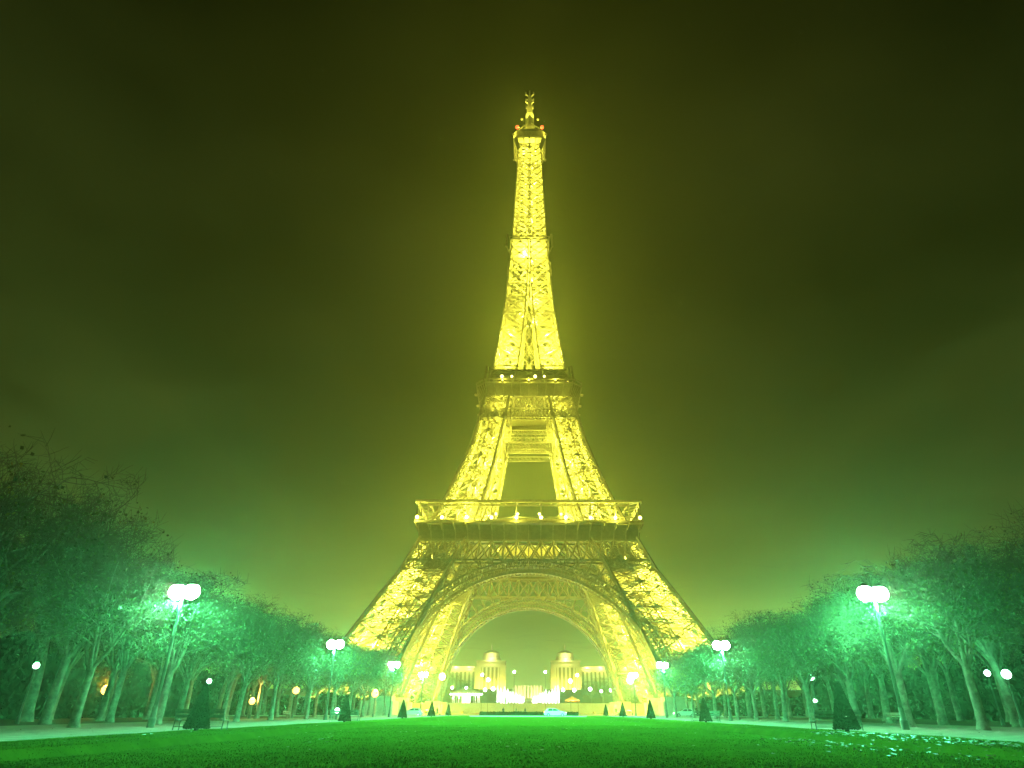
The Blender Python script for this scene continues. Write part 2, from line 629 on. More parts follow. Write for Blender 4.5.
def band(name, h0, h1, nb, dep, gw, diag, wfun=None, twice=False, half=None, back=None):
    """four-sided horizontal truss"""
    b = MB()
    for side in range(4):
        for back_ in ((0.0,) if back is None else (0.0, back)):
            def P(t, h):
                w = (wfun(h) if wfun else ow(h))
                hw = w if half is None else half
                return fx(side, (2 * t - 1) * hw, w - dep - back_, h)
            b.bar(P(0, h0), P(1, h0), gw)
            b.bar(P(0, h1), P(1, h1), gw)
            for k in range(nb + 1):
                b.bar(P(k / nb, h0), P(k / nb, h1), gw * 0.55)
                if k < nb:
                    b.bar(P(k / nb, h0), P((k + 1) / nb, h1), diag)
                    b.bar(P((k + 1) / nb, h0), P(k / nb, h1), diag)
                    if twice:
                        hm = (h0 + h1) / 2
                        km = (k + .5) / nb
                        for aa, bb in (((k / nb, hm), (km, h1)), ((km, h1), ((k + 1) / nb, hm)), (((k + 1) / nb, hm), (km, h0)), ((km, h0), (k / nb, hm))):
                            b.bar(P(*aa), P(*bb), diag * 0.8)
    return b.build(name, M['iron'], tower)


band('first_floor_truss', 43.2, 50.0, 18, -0.15, 0.55, 0.34, twice=False, back=5.0)
# narrow lattice band across each leg only
for side in range(4):
    for sg in (-1, 1):
        b = MB()
        nb = 12
        def P(t, h):
            u = iw(h) + (ow(h) - iw(h)) * t
            return fx(side, sg * u, ow(h) + 0.2, h)
        b.bar(P(0, 40.2), P(1, 40.2), 0.4)
        for k in range(nb):
            b.bar(P(k / nb, 40.3), P((k + 1) / nb, 43.0), 0.24)
            b.bar(P((k + 1) / nb, 40.3), P(k / nb, 43.0), 0.24)
        b.build('lattice_band', M['iron'], tower)

# frieze under the first gallery: solid panels between upright consoles
b = MB()
for side in range(4):
    hw = 35.6
    p = [fx(side, -hw, hw, 50.3), fx(side, hw, hw, 50.3), fx(side, hw + 0.6, hw + 0.6, 55.2), fx(side, -hw - 0.6, hw + 0.6, 55.2)]
    pi_ = [fx(side, -hw + .5, hw - 0.5, 50.3), fx(side, hw - .5, hw - 0.5, 50.3), fx(side, hw + 0.1, hw + 0.1, 55.2), fx(side, -hw - 0.1, hw + 0.1, 55.2)]
    b.add(p + pi_, [(0, 1, 2, 3), (7, 6, 5, 4), (0, 4, 5, 1), (3, 2, 6, 7)])
    b.bar(fx(side, -hw, hw + .15, 50.3), fx(side, hw, hw + .15, 50.3), 0.5)
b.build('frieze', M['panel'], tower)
NC = 18
for side in range(4):
    for k in range(NC):
        u = (2 * k / NC - 1)
        b = MB()
        b.bar(fx(side, u * 35.6, 35.95, 50.3), fx(side, u * 36.3, 36.6, 55.2), 0.32)
        b.bar(fx(side, u * 36.3, 36.6, 53.4), fx(side, u * 37.2, 37.6, 55.4), 0.3)
        b.build('console', M['iron'], tower)
# first gallery: deck, railing, posts, cornice
b = MB()
for side in range(4):
    w0, w1 = 15.0, 37.6
    q = [fx(side, -w1, w1, 55.5), fx(side, w1, w1, 55.5), fx(side, w0, w0, 55.5), fx(side, -w0, w0, 55.5)]
    q2 = [k + A(0, 0, 0.7) for k in q]
    b.add(q + q2, [(3, 2, 1, 0), (4, 5, 6, 7), (0, 1, 5, 4), (2, 3, 7, 6)])
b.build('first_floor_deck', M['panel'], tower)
b = MB()
for side in range(4):
    w = 37.3
    b.bar(fx(side, -w, w, 57.3), fx(side, w, w, 57.3), 0.22)
    n = 90
    for k in range(n):
        u = -w + 2 * w * k / n
        b.bar(fx(side, u, w, 56.2), fx(side, u, w, 57.3), 0.08)
    for k in range(NC + 1):
        u = (2 * k / NC - 1) * 36.9
        if k % 2 == 0:
            b.bar(fx(side, u, 36.9, 56.2), fx(side, u, 36.9, 62.4), 0.3)
            b.bar(fx(side, u, 33.2, 56.2), fx(side, u, 33.2, 62.4), 0.3)
    b.bar(fx(side, -37.4, 37.2, 62.8), fx(side, 37.4, 37.2, 62.8), 0.9, 0.9)
    b.bar(fx(side, -33.4, 33.2, 62.6), fx(side, 33.4, 33.2, 62.6), 0.5, 0.5)
    for k in range(NC + 1):
        u = (2 * k / NC - 1) * 36.9
        b.bar(fx(side, u, 37.2, 62.7), fx(side, u * .9, 33.2, 62.7), 0.25)
b.build('first_gallery', M['iron'], tower)
# pavilions on the first floor
b = MB()
for side in range(4):
    b2 = [fx(side, -13, 24, 56.3), fx(side, 13, 24, 56.3), fx(side, 12, 16.2, 56.3), fx(side, -12, 16.2, 56.3)]
    t2 = [k + A(0, 0, 4.2) for k in b2]
    b.add(b2 + t2, [(4, 5, 6, 7), (0, 1, 5, 4), (1, 2, 6, 5), (2, 3, 7, 6), (3, 0, 4, 7)])
b.build('first_floor_pavilion', M['iron_dark'], tower)

# second floor
band('second_floor_truss', 102.0, 105.4, 26, -0.15, 0.4, 0.2, twice=False, back=2.5)
b = MB()
for side in range(4):
    # inner bracing between the legs below the second floor and round motifs above the band
    for h0, h1 in ((95.0, 97.0), (98.6, 100.4)):
        hw = iw(h0)
        for dep in (iw(h0),):
            n = 12
            b.bar(fx(side, -hw, dep, h0), fx(side, hw, dep, h0), 0.3)
            b.bar(fx(side, -hw, dep, h1), fx(side, hw, dep, h1), 0.3)
            for k in range(n):
                u0, u1 = -hw + 2 * hw * k / n, -hw + 2 * hw * (k + 1) / n
                b.bar(fx(side, u0, dep, h0), fx(side, u1, dep, h1), 0.16)
                b.bar(fx(side, u1, dep, h0), fx(side, u0, dep, h1), 0.16)
    for j in range(9):
        w = ow(108.5)
        u = (2 * (j + .5) / 9 - 1) * w
        for q in range(12):
            t0, t1 = 2 * PI * q / 12, 2 * PI * (q + 1) / 12
            b.bar(fx(side, u + 1.6 * math.cos(t0), w, 108.6 + 2.2 * math.sin(t0)), fx(side, u + 1.6 * math.cos(t1), w, 108.6 + 2.2 * math.sin(t1)), 0.24)
        b.bar(fx(side, u - 1.9, w, 106), fx(side, u + 1.9, w, 111.5), 0.22)
        b.bar(fx(side, u + 1.9, w, 106), fx(side, u - 1.9, w, 111.5), 0.22)
b.build('second_floor_bracing', M['iron'], tower)


def chamf(w, c, h):
    return [A(-w + c, -w, h), A(w - c, -w, h), A(w, -w + c, h), A(w, w - c, h), A(w - c, w, h), A(-w + c, w, h), A(-w, w - c, h), A(-w, -w + c, h)]


b = MB()
p0, p1, p2 = chamf(18.2, 2.0, 111.6), chamf(19.2, 3.0, 113.2), chamf(20.9, 3.6, 116.0)
b.add(p0 + p1 + p2, [(k, (k + 1) % 8, 8 + (k + 1) % 8, 8 + k) for k in range(8)] + [(8 + k, 8 + (k + 1) % 8, 16 + (k + 1) % 8, 16 + k) for k in range(8)] + [tuple(range(16, 24))])
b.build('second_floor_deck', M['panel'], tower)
b = MB()
q0, q1 = chamf(21.0, 3.6, 116.1), chamf(21.2, 3.6, 117.6)
for k in range(8):
    b.bar(q0[k], q0[(k + 1) % 8], 0.45)
    b.bar(q1[k], q1[(k + 1) % 8], 0.4)
    n = 10 if k % 2 == 0 else 4
    lo_, hi_ = chamf(18.5, 2.2, 111.6), q0
    for j in range(n + 1):
        t = j / n
        a = lo_[k] * (1 - t) + lo_[(k + 1) % 8] * t
        c = hi_[k] * (1 - t) + hi_[(k + 1) % 8] * t
        d = q1[k] * (1 - t) + q1[(k + 1) % 8] * t
        out = A(c[0], c[1], 0) / np.linalg.norm(c[:2]) * 0.12
        b.bar(a + out, c + out, 0.3)
        b.bar(c, d, 0.2)
b.build('second_gallery', M['iron'], tower)
b = MB()
b.box((0, 0, 120.6), (30.0, 30.0, 8.2))
b.box((0, 0, 124.9), (31.5, 31.5, 0.5))
for sx, sy in CORN:
    b.bar((sx * 16.6, sy * 16.6, 116), (sx * 16.0, sy * 16.0, 126), 0.6)
    for k in range(3):
        b.bar((sx * 16.5, sy * 16.5, 117 + k * 3), (sx * (18.2 - k * .4), sy * (18.2 - k * .4), 118 + k * 3), 0.5)
    b.bar((sx * 18.0, sy * 18.0, 117.6), (sx * 17.2, sy * 17.2, 125.6), 0.9)
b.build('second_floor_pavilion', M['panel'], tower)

# the shaft
b = MB()
hs = [117.0]
while hs[-1] < 266:
    hs.append(hs[-1] + max(4.6, 10.4 - (hs[-1] - 117) * 0.045))
hs[-1] = 268
for k in range(len(hs) - 1):
    h0, h1 = hs[k], hs[k + 1]
    for sx, sy in CORN:
        a, c = legpts(sx, sy, h0), legpts(sx, sy, h1)
        e = 0.62 if h0 < 180 else 0.5
        b.bar(a['oo'], c['oo'], e)
        for key in ('oi', 'io'):
            b.bar(a[key], c[key], e * 0.8)
        if h0 < 170:
            b.bar(a['ii'], c['ii'], e * 0.7)
        fl = FACES if h0 < 165 else FACES[:2]
        for u, v in fl:
            panel(b, a[u], a[v], c[u], c[v], 0.55, 0.2, 0.12, 8, 0.16, 0.34)
        b.bar(c['oo'], A(0, 0, h1), 0.25)
    for side in range(4):
        i0, i1 = iw(h0), iw(h1)
        if i0 > 0.7:
            b.bar(fx(side, -i0, ow(h0), h0), fx(side, i1, ow(h1), h1), 0.24)
            b.bar(fx(side, i0, ow(h0), h0), fx(side, -i1, ow(h1), h1), 0.24)
    # central lift guides
    for dx, dy in ((1, 1), (1, -1), (-1, 1), (-1, -1)):
        b.bar((dx * 1.3, dy * 1.3, h0), (dx * 1.3, dy * 1.3, h1), 0.28)
        b.bar((dx * 1.3, dy * 1.3, h0), (-dx * 1.3, dy * 1.3, h1), 0.14)
        b.bar((dx * 1.3, dy * 1.3, h0), (dx * 1.3, -dy * 1.3, h1), 0.14)
b.build('shaft', M['iron'], tower)
# the half-way platform of the shaft
b = MB()
b.box((0, 0, 199.6), (18.8, 18.8, 0.6))
for side in range(4):
    for u in (-9.2, 9.2):
        b.bar(fx(side, u, 9.4, 193.5), fx(side, u, 9.4, 201.0), 0.35)
    b.bar(fx(side, -9.6, 9.6, 201), fx(side, 9.6, 9.6, 201), 0.35)
    n = 12
    for k in range(n + 1):
        u = -9.6 + 19.2 * k / n
        b.bar(fx(side, u, 9.6, 199.8), fx(side, u, 9.6, 201), 0.14)
    for sg in (-1, 1):
        b.bar(fx(side, sg * 8.2, 8.6, 190), fx(side, sg * 10.9, 10.9, 194), 0.4)
        b.bar(fx(side, sg * 10.9, 10.9, 193.6), fx(side, sg * 10.4, 10.4, 201.5), 0.9)
b.build('halfway_platform', M['iron'], tower)
# top cabin
b = MB()
p0, p1, p2, p3 = chamf(6.3, 1.2, 264), chamf(8.4, 1.6, 270.5), chamf(8.6, 1.8, 274.4), chamf(8.0, 1.8, 275.2)
b.add(p1 + p2 + p3, [(7, 6, 5, 4, 3, 2, 1, 0)] + [(8 + k, 8 + (k + 1) % 8, 16 + (k + 1) % 8, 16 + k) for k in range(8)] + [tuple(range(16, 24))])
for k in range(8):
    for j in range(4):
        t = j / 4
        a = p0[k] * (1 - t) + p0[(k + 1) % 8] * t
        c = p1[k] * (1 - t) + p1[(k + 1) % 8] * t
        d = p2[k] * (1 - t) + p2[(k + 1) % 8] * t
        b.bar(a, c, 0.3)
        b.bar(c, d, 0.25)
    b.bar(p1[k], p1[(k + 1) % 8], 0.4)
    b.bar(p2[k], p2[(k + 1) % 8], 0.4)
b.build('top_cabin', M['iron'], tower)
b = MB()
u0, u1 = chamf(7.2, 2.2, 275.3), chamf(6.8, 2.2, 278.6)
b.add(u0 + u1, [(k, (k + 1) % 8, 8 + (k + 1) % 8, 8 + k) for k in range(8)] + [tuple(range(8, 16))])
for k in range(8):
    b.bar(u1[k] + A(0, 0, .9), u1[(k + 1) % 8] + A(0, 0, .9), 0.16)
    for j in range(5):
        t = j / 5
        a = u1[k] * (1 - t) + u1[(k + 1) % 8] * t
        b.bar(a, a + A(0, 0, .9), 0.12)
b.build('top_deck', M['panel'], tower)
# lantern with four curved ribs, then the mast
b = MB()
for k in range(8):
    a = 2 * PI * k / 8 + PI / 8
    for (r0, z0), (r1, z1) in zip(((6.0, 278.7), (5.9, 282.5), (4.6, 285.6), (3.0, 287.6)), ((5.9, 282.5), (4.6, 285.6), (3.0, 287.6), (1.9, 289))):
        b.bar((r0 * math.cos(a), r0 * math.sin(a), z0), (r1 * math.cos(a), r1 * math.sin(a), z1), 0.45)
b.lathe([(4.0, 278.6), (3.9, 283), (3.1, 286), (2.3, 289), (2.2, 294)], n=16)
b.build('lantern', M['iron'], tower)
b = MB()
b.lathe([(2.4, 289.2), (2.3, 297.5), (1.7, 298.5), (1.6, 304), (1.2, 305), (1.1, 312), (0.5, 313), (0.4, 318)], n=14)
for h, r, n in ((305.8, 2.9, 4), (312.0, 3.1, 4)):
    for k in range(n):
        a = 2 * PI * k / n + PI / 4
        b.bar((0.9 * math.cos(a), 0.9 * math.sin(a), h), (r * math.cos(a), r * math.sin(a), h + .6), 0.5)
        b.bar((r * math.cos(a), r * math.sin(a), h - .3), (r * math.cos(a), r * math.sin(a), h + 2.0), 0.6)
b.build('antenna_mast', M['iron'], tower)

# red aircraft beacons
bd = None
for k, (sx, sy) in enumerate(CORN):
    b = MB()
    b.lathe([(0.3, -0.9), (0.75, -0.6), (0.9, 0), (0.75, 0.7), (0.3, 1.1)], n=12)
    b.build('beacon', M['bulb_red'], tower, loc=(sx * 6.7, sy * 6.7, 279.6), smooth=True)

# bright globes along the first gallery and second floor
g = MB()
g.lathe([(0.1, -0.55), (0.4, -0.42), (0.55, 0), (0.4, 0.42), (0.1, 0.55)], n=10)
proto = None
for side in range(4):
    for k in range(10):
        u = (2 * (k + 0.0) / 9 - 1) * 36.6
        if side > 1 and k in (0, 9):
            continue
        pos = fx(side, u, 37.5, 57.2)
        if proto is None:
            proto = g.build('gallery_lamp', M['bulb'], tower, smooth=True)
            o = proto
        else:
            o = proto.copy()
            COL.objects.link(o)
        o.location = pos
        if side != 1 and k % 2 == 0:
            lamp('gallery_bulb', tuple(fx(side, 0, 1.1, 0.9)), TOWER_W * 0.05, SODIUM, 0.3, parent=o)
            lamp('gallery_bulb', tuple(fx(side, 0, 0.7, -0.9)), TOWER_W * 0.008, SODIUM, 0.3, parent=o)
    for k in range(4):
        o = proto.copy()
        COL.objects.link(o)
        o.location = fx(side, (-7, 2.5, 6.2, -11)[k], 16.2, 121.5)
        o.scale = (0.8 + 0.3 * (k % 2),) * 3
    for k in range(4):
        o = proto.copy()
        COL.objects.link(o)
        o.location = fx(side, -11 + 7.3 * k, 33.2, 59.6)
        o.scale = (0.75,) * 3

# floodlights inside the ironwork: a pan with a glowing lens under each projector lamp
pan = MB()
pan.lathe([(0.15, -0.7), (0.5, -0.6), (0.75, 0.0), (0.62, 0.02), (0.4, -0.35), (0.05, -0.4)], n=10)
fproto = None


def flood(loc, power, radius=0.6, color=SODIUM, aim=None, cone=60):
    global fproto
    if fproto is None:
        fproto = pan.build('floodlight', M['iron_dark'], tower)
        o = fproto
    else:
        o = fproto.copy()
        COL.objects.link(o)
    o.location = (loc[0], loc[1], loc[2] - 0.8)
    if aim is not None:
        dv = Vector(aim) - Vector(loc)
        lamp('floodlight_bulb', loc, power, color, radius, parent=o, kind='SPOT', rot=dv.to_track_quat('-Z', 'Y').to_euler(), spot=R(cone))
    else:
        lamp('floodlight_bulb', loc, power, color, radius, parent=o)
    bpy.context.view_layer.objects.active = None
    for ch in o.children:
        ch.location = (0, 0, 0.8)


for sx, sy in CORN:
    for h, k in ((9, .55), (19, .6), (29, .55), (37.5, .42), (47, .15)):
        p = legpts(sx, sy, h)
        c = sum(p.values()) / 4
        flood((c[0] + 3.2 * sx, c[1] - 3.0 * sy * (1 if sy < 0 else 1), c[2]), TOWER_W * k)
    for h, k in ((61, .5), (73, .58), (85, .5), (96, .34), (108, .15)):
        p = legpts(sx, sy, h)
        c = sum(p.values()) / 4
        flood((c[0] - 2.0 * sx, c[1] + 2.0, c[2]), TOWER_W * k)
    # projectors at the feet that wash the undersides of the arches
    flood((sx * 30, sy * 30, 2.0), TOWER_W * 0.15)
for side in range(4):
    for u in (-26, 26):
        flood(tuple(fx(side, u, 38, 1.6)), TOWER_W * 0.5, aim=tuple(fx(side, u * 0.2, 37.5, 39)), cone=62)
for h, k in ((128, .5), (136, .6), (146, .6)):
    for sx, sy in CORN:
        p = legpts(sx, sy, h)
        c = sum(p.values()) / 4
        flood(tuple(c), TOWER_W * k * 0.6)
for h, k in ((157, .8), (169, .8), (181, .75), (193, .7), (206, .7), (218, .65), (230, .6), (242, .55), (254, .5), (264, .4)):
    flood((2.2, -2.4, h), TOWER_W * k * 0.6)
    flood((-2.2, 2.4, h + 5), TOWER_W * k * 0.45)
for sx, sy in CORN:
    flood((sx * 8.6, sy * 8.6, 272.6), TOWER_W * 0.03)
    flood((sx * 4.4, sy * 4.4, 281.2), TOWER_W * 0.10)
    flood((sx * 4.4, sy * 4.4, 289.6), TOWER_W * 0.5, aim=(0, 0, 304), cone=50, radius=0.2)
    flood((sx * 26, sy * 26, 64), TOWER_W * 0.12)
for side in range(4):
    for u in (-13, 0, 13):
        flood(tuple(fx(side, u, 19.9, 106.6)), TOWER_W * 0.02)
        flood(tuple(fx(side, u * 0.8, 21.75, 116.9)), TOWER_W * 0.022, radius=0.2)

# ================================================================== trees
def make_tree_meshes(seed, H, clear, spread, r0, leafy, lean=(0, 0)):
    rnd = random.Random(seed)
    wood, twigs = MB(), MB()
    lv, lf = [], []

    def rv(s=1.0):
        return np.array((rnd.uniform(-s, s), rnd.uniform(-s, s), rnd.uniform(-s, s)))

    def norm(v):
        return v / (np.linalg.norm(v) + 1e-9)

    def limb(p, d, length, r, level, nseg):
        pts, rad = [p], [r]
        q = p
        for i in range(nseg):
            up = 0.10 if level < 3 else 0.04
            d = norm(d + rv(0.20 if level else 0.06) + np.array((0, 0, up)))
            q = q + d * length / nseg
            pts.append(q)
            rad.append(r * (1 - (0.45 if level else 0.25) * (i + 1) / nseg))
        n = 10 if level == 0 else 6 if level == 1 else 4 if level < 4 else 3
        (wood if level < 3 else twigs).tube(pts, rad, n, cap=False)
        return pts, rad, d

    def leaves(p, n, s):
        for _ in range(n):
            c = p + rv(0.42)
            a = norm(rv())
            b_ = norm(np.cross(a, rv()))
            z = s * rnd.uniform(0.6, 1.25)
            k = len(lv)
            lv.extend([c + a * z, c + b_ * z * .75, c - a * z * .8, c - b_ * z * .75])
            lf.append((k, k + 1, k + 2, k + 3))

    def grow(p, d, length, r, level):
        pts, rad, dd = limb(p, d, length, r, level, (5, 4, 3, 3, 2, 2)[level])
        if level == 5:
            if rnd.random() < 0.62 * leafy * max(0.05, 1.3 - pts[-1][2] / H * 1.35):
                leaves(pts[-1], 3, 0.125)
            return
        nch = (0, 5, 6, 5, 5)[level]
        for i in range(nch):
            t = 0.35 + 0.65 * (i + 1) / nch
            k = t * (len(pts) - 1)
            k0 = min(int(k), len(pts) - 2)
            q = pts[k0] + (pts[k0 + 1] - pts[k0]) * (k - k0)
            side = norm(np.cross(dd, rv()))
            sp = 0.75 if i < nch - 1 else 0.25
            cd = norm(dd * (1 - sp * .55) + side * sp)
            # keep the crown inside its clipped outline
            e = q + cd * length * 0.65
            rr = math.hypot(e[0], e[1])
            if rr > spread:
                cd = norm(cd - np.array((e[0] / rr, e[1] / rr, -0.1)) * 0.8)
            if e[2] > H * 0.97:
                cd = norm(cd - np.array((0, 0, 0.9)))
            if e[2] < clear * 0.9:
                cd = norm(cd + np.array((0, 0, 0.8)))
            f = (0, 0.62, 0.62, 0.58, 0.62)[level] * rnd.uniform(0.8, 1.2)
            grow(q, cd, length * f, max(0.013, rad[k0] * (0.55 if level < 3 else 0.6)), level + 1)

    d0 = norm(np.array((lean[0], lean[1], 1.0)))
    pts, rad, dd = limb(np.zeros(3), d0, clear, r0, 0, 5)
    # root flare
    wood.tube([(0, 0, -0.05), (0, 0, 0.18), pts[1] * 0.6], [r0 * 1.45, r0 * 1.2, r0 * 0.99], 10, cap=False)
    nl = 5
    for i in range(nl):
        a = 2 * PI * (i + rnd.uniform(-.25, .25)) / nl
        tilt = rnd.uniform(0.45, 0.85)
        cd = norm(np.array((math.cos(a) * tilt, math.sin(a) * tilt, 1.0)))
        grow(pts[-1] - np.array((0, 0, rnd.uniform(0, clear * .12))), cd, (H - clear) * 0.50 * rnd.uniform(0.85, 1.1), rad[-1] * 0.62, 1)
    grow(pts[-1], norm(np.array((rnd.uniform(-.2, .2), rnd.uniform(-.2, .2), 1))), (H - clear) * 0.62, rad[-1] * 0.7, 1)
    # stretch to the full height
    zs = sorted(v[2] for v in twigs.v)
    top = zs[int(len(zs) * 0.995)]
    print('TREE', seed, H, top, max(math.hypot(v[0], v[1]) for v in twigs.v), len(twigs.f), len(lf))
    k_ = H / top
    for mb in (wood, twigs):
        mb.v = [(v[0], v[1], v[2] * k_) for v in mb.v]
    lv = [(v[0], v[1], v[2] * k_) for v in lv]
    out = []
    w = wood.build('trunk', M['bark'], None, smooth=True)
    t = twigs.build('branches', M['twig'], None)
    me = bpy.data.meshes.new('crown')
    me.from_pydata([tuple(v) for v in lv], [], lf)
    me.materials.append(M['leaf_yellow'] if seed % 3 == 0 else M['leaf'])
    me.update()
    c = bpy.data.objects.new('crown', me)
    COL.objects.link(c)
    for o in (w, t, c):
        out.append(o.data)
        bpy.data.objects.remove(o)
    return out


VAR = [make_tree_meshes(11, 10.4, 3.3, 4.8, 0.27, 1.2),
       make_tree_meshes(12, 10.0, 3.7, 4.6, 0.25, 1.1, (0.05, 0.02)),
       make_tree_meshes(13, 10.8, 3.5, 5.2, 0.30, 0.9, (-0.05, 0.03)),
       make_tree_meshes(14, 13.4, 4.2, 5.6, 0.32, 0.6),
       make_tree_meshes(15, 13.8, 4.6, 5.8, 0.34, 0.45, (0.04, -0.04)),
       make_tree_meshes(16, 14.2, 4.0, 6.0, 0.30, 0.5)]


def tree(x, y, var, scale, rz, label, group):
    t = empty('plane_tree', (x, y, terr(x, y)), rz)
    t.scale = (scale,) * 3
    for nm, me in zip(('trunk', 'branches', 'crown'), VAR[var]):
        o = bpy.data.objects.new(nm, me)
        COL.objects.link(o)
        o.parent = t
    tag(t, label, 'tree', group)
    return t


ORD = ['nearest', 'second', 'third', 'fourth', 'fifth', 'sixth', 'seventh', 'eighth', 'ninth', 'tenth', 'eleventh', 'twelfth', 'thirteenth', 'fourteenth']
rnd = random.Random(5)
ROW1, ROW2, ROW3, ROW4, ROW5 = 28.3, 37.2, 46.0, 55.0, 72.0
# trunks of the inner rows, pixel offsets from the avenue's axis read off the photograph
left1 = [455, 372, 292, 258, 222, 197, 180, 166, 154, 144]
left2 = [484, 419, 350, 306, 272, 240, 214, 194, 176, 160]
right1 = [456, 383, 330, 285, 258, 229, 210, 188, 166, 148]
right2 = [491, 416, 362, 322, 284, 250, 222, 198, 178, 160]
for sgn, nm, rows in ((-1, 'left', (left1, left2)), (1, 'right', (right1, right2))):
    for ri, offs in enumerate(rows):
        lat = (ROW1, ROW2)[ri]
        for i, of in enumerate(offs):
            F = fwd(of, lat)
            var = rnd.choice((0, 1, 2) if ri == 0 else (3, 4, 5))
            sc = rnd.uniform(0.92, 1.04) if ri == 0 else rnd.uniform(0.92, 1.02)
            if ri == 1 and F < 60:
                sc *= 1.12
            if sgn > 0 and ri == 1 and i in (5, 6):
                sc *= 1.12
            rowname = 'inner' if ri == 0 else 'outer'
            w = ORD[i] + (' tree' if i else ' and thickest tree')
            tree(sgn * lat, F, var, sc, rnd.uniform(0, 6.28),
                 '%s from the camera in the %s row beside the %s gravel path' % (w, rowname, nm), 'plane trees in rows along the lawn')
    for ri, lat in ((2, ROW3), (3, ROW4), (4, ROW5)):
        F = 36.0 + 4 * ri
        while F < 150:
            tree(sgn * (lat + rnd.uniform(-1, 1)), F, rnd.choice((3, 4, 5)), rnd.uniform(1.02, 1.2) * (1 if ri == 2 else 1.1) * ((1.38 if sgn < 0 else 1.16) if ri == 2 and F < 66 else 1.0), rnd.uniform(0, 6.28),
                 'dim bare tree in the dark back rows on the %s' % nm, 'dim trees in the %s back rows' % nm)
            F += rnd.uniform(9.5, 12.5)

for sgn, nm in ((-1, 'left'), (1, 'right')):
    for k, (x_, y_) in enumerate(((37, 151), (42, 158), (48, 150), (55, 157), (62, 151), (70, 158), (80, 152))):
        tree(sgn * (x_ + rnd.uniform(-.8, .8)), y_, rnd.choice((3, 4, 5)), rnd.uniform(0.86, 1.0), rnd.uniform(0, 6.28),
             'dark tree across the road in front of the %s tower foot' % nm, 'trees before the %s tower foot' % nm)

# dark shrubs that close the woods behind the trees
def shrub_mesh(seed):
    r_ = random.Random(seed)
    b = MB()
    for _ in range(1500):
        a = r_.uniform(0, 2 * PI)
        u = r_.uniform(0.0, 1.0)
        h = 3.6 * u
        rad = 3.0 * math.sqrt(max(0, 1 - (u * 0.95) ** 2.5)) * (0.75 + 0.25 * math.sin(a * 3 + seed)) * r_.uniform(0.75, 1.03)
        c = np.array((rad * math.cos(a), rad * math.sin(a), h + 0.1))
        d = np.array((r_.uniform(-1, 1), r_.uniform(-1, 1), r_.uniform(-1, 1)))
        e = np.array((r_.uniform(-1, 1), r_.uniform(-1, 1), r_.uniform(-1, 1)))
        d *= 0.34 / np.linalg.norm(d)
        e *= 0.30 / np.linalg.norm(e)
        b.quad(c + d, c + e, c - d, c - e)
    for k in range(7):
        a = 2 * PI * k / 7
        b.tube([(0.2 * math.cos(a), 0.2 * math.sin(a), 0), (1.0 * math.cos(a), 1.0 * math.sin(a), 1.8), (1.5 * math.cos(a), 1.5 * math.sin(a), 2.8)], [0.09, 0.06, 0.03], 5)
    o = b.build('shrub', M['hedge'])
    me = o.data
    bpy.data.objects.remove(o)
    return me


SH = [shrub_mesh(1), shrub_mesh(2), shrub_mesh(3)]
for sgn, nm in ((-1, 'left'), (1, 'right')):
    F = 34.0
    while F < 155:
        o = bpy.data.objects.new('shrub', rnd.choice(SH))
        COL.objects.link(o)
        o.location = (sgn * (63 + rnd.uniform(-1.5, 1.5)), F, 0)
        o.rotation_euler = (0, 0, rnd.uniform(0, 6.28))
        s_ = rnd.uniform(1.3, 1.9)
        o.scale = (s_, s_, s_ * rnd.uniform(1.2, 1.6))
        tag(o, 'dark leafy shrub in the undergrowth behind the %s trees' % nm, 'shrub', 'dark shrubs behind the %s trees' % nm)
        F += rnd.uniform(4.0, 5.2)

    for x_ in np.arange(40, 92, 4.6):
        o = bpy.data.objects.new('shrub', rnd.choice(SH))
        COL.objects.link(o)
        o.location = (sgn * x_, 155 + rnd.uniform(-1, 1), 0)
        o.rotation_euler = (0, 0, rnd.uniform(0, 6.28))
        o.scale = (1.2, 1.2, rnd.uniform(0.9, 1.4))
        tag(o, 'dark shrub below the trees at the %s tower foot' % nm, 'shrub', 'shrubs before the %s tower foot' % nm)

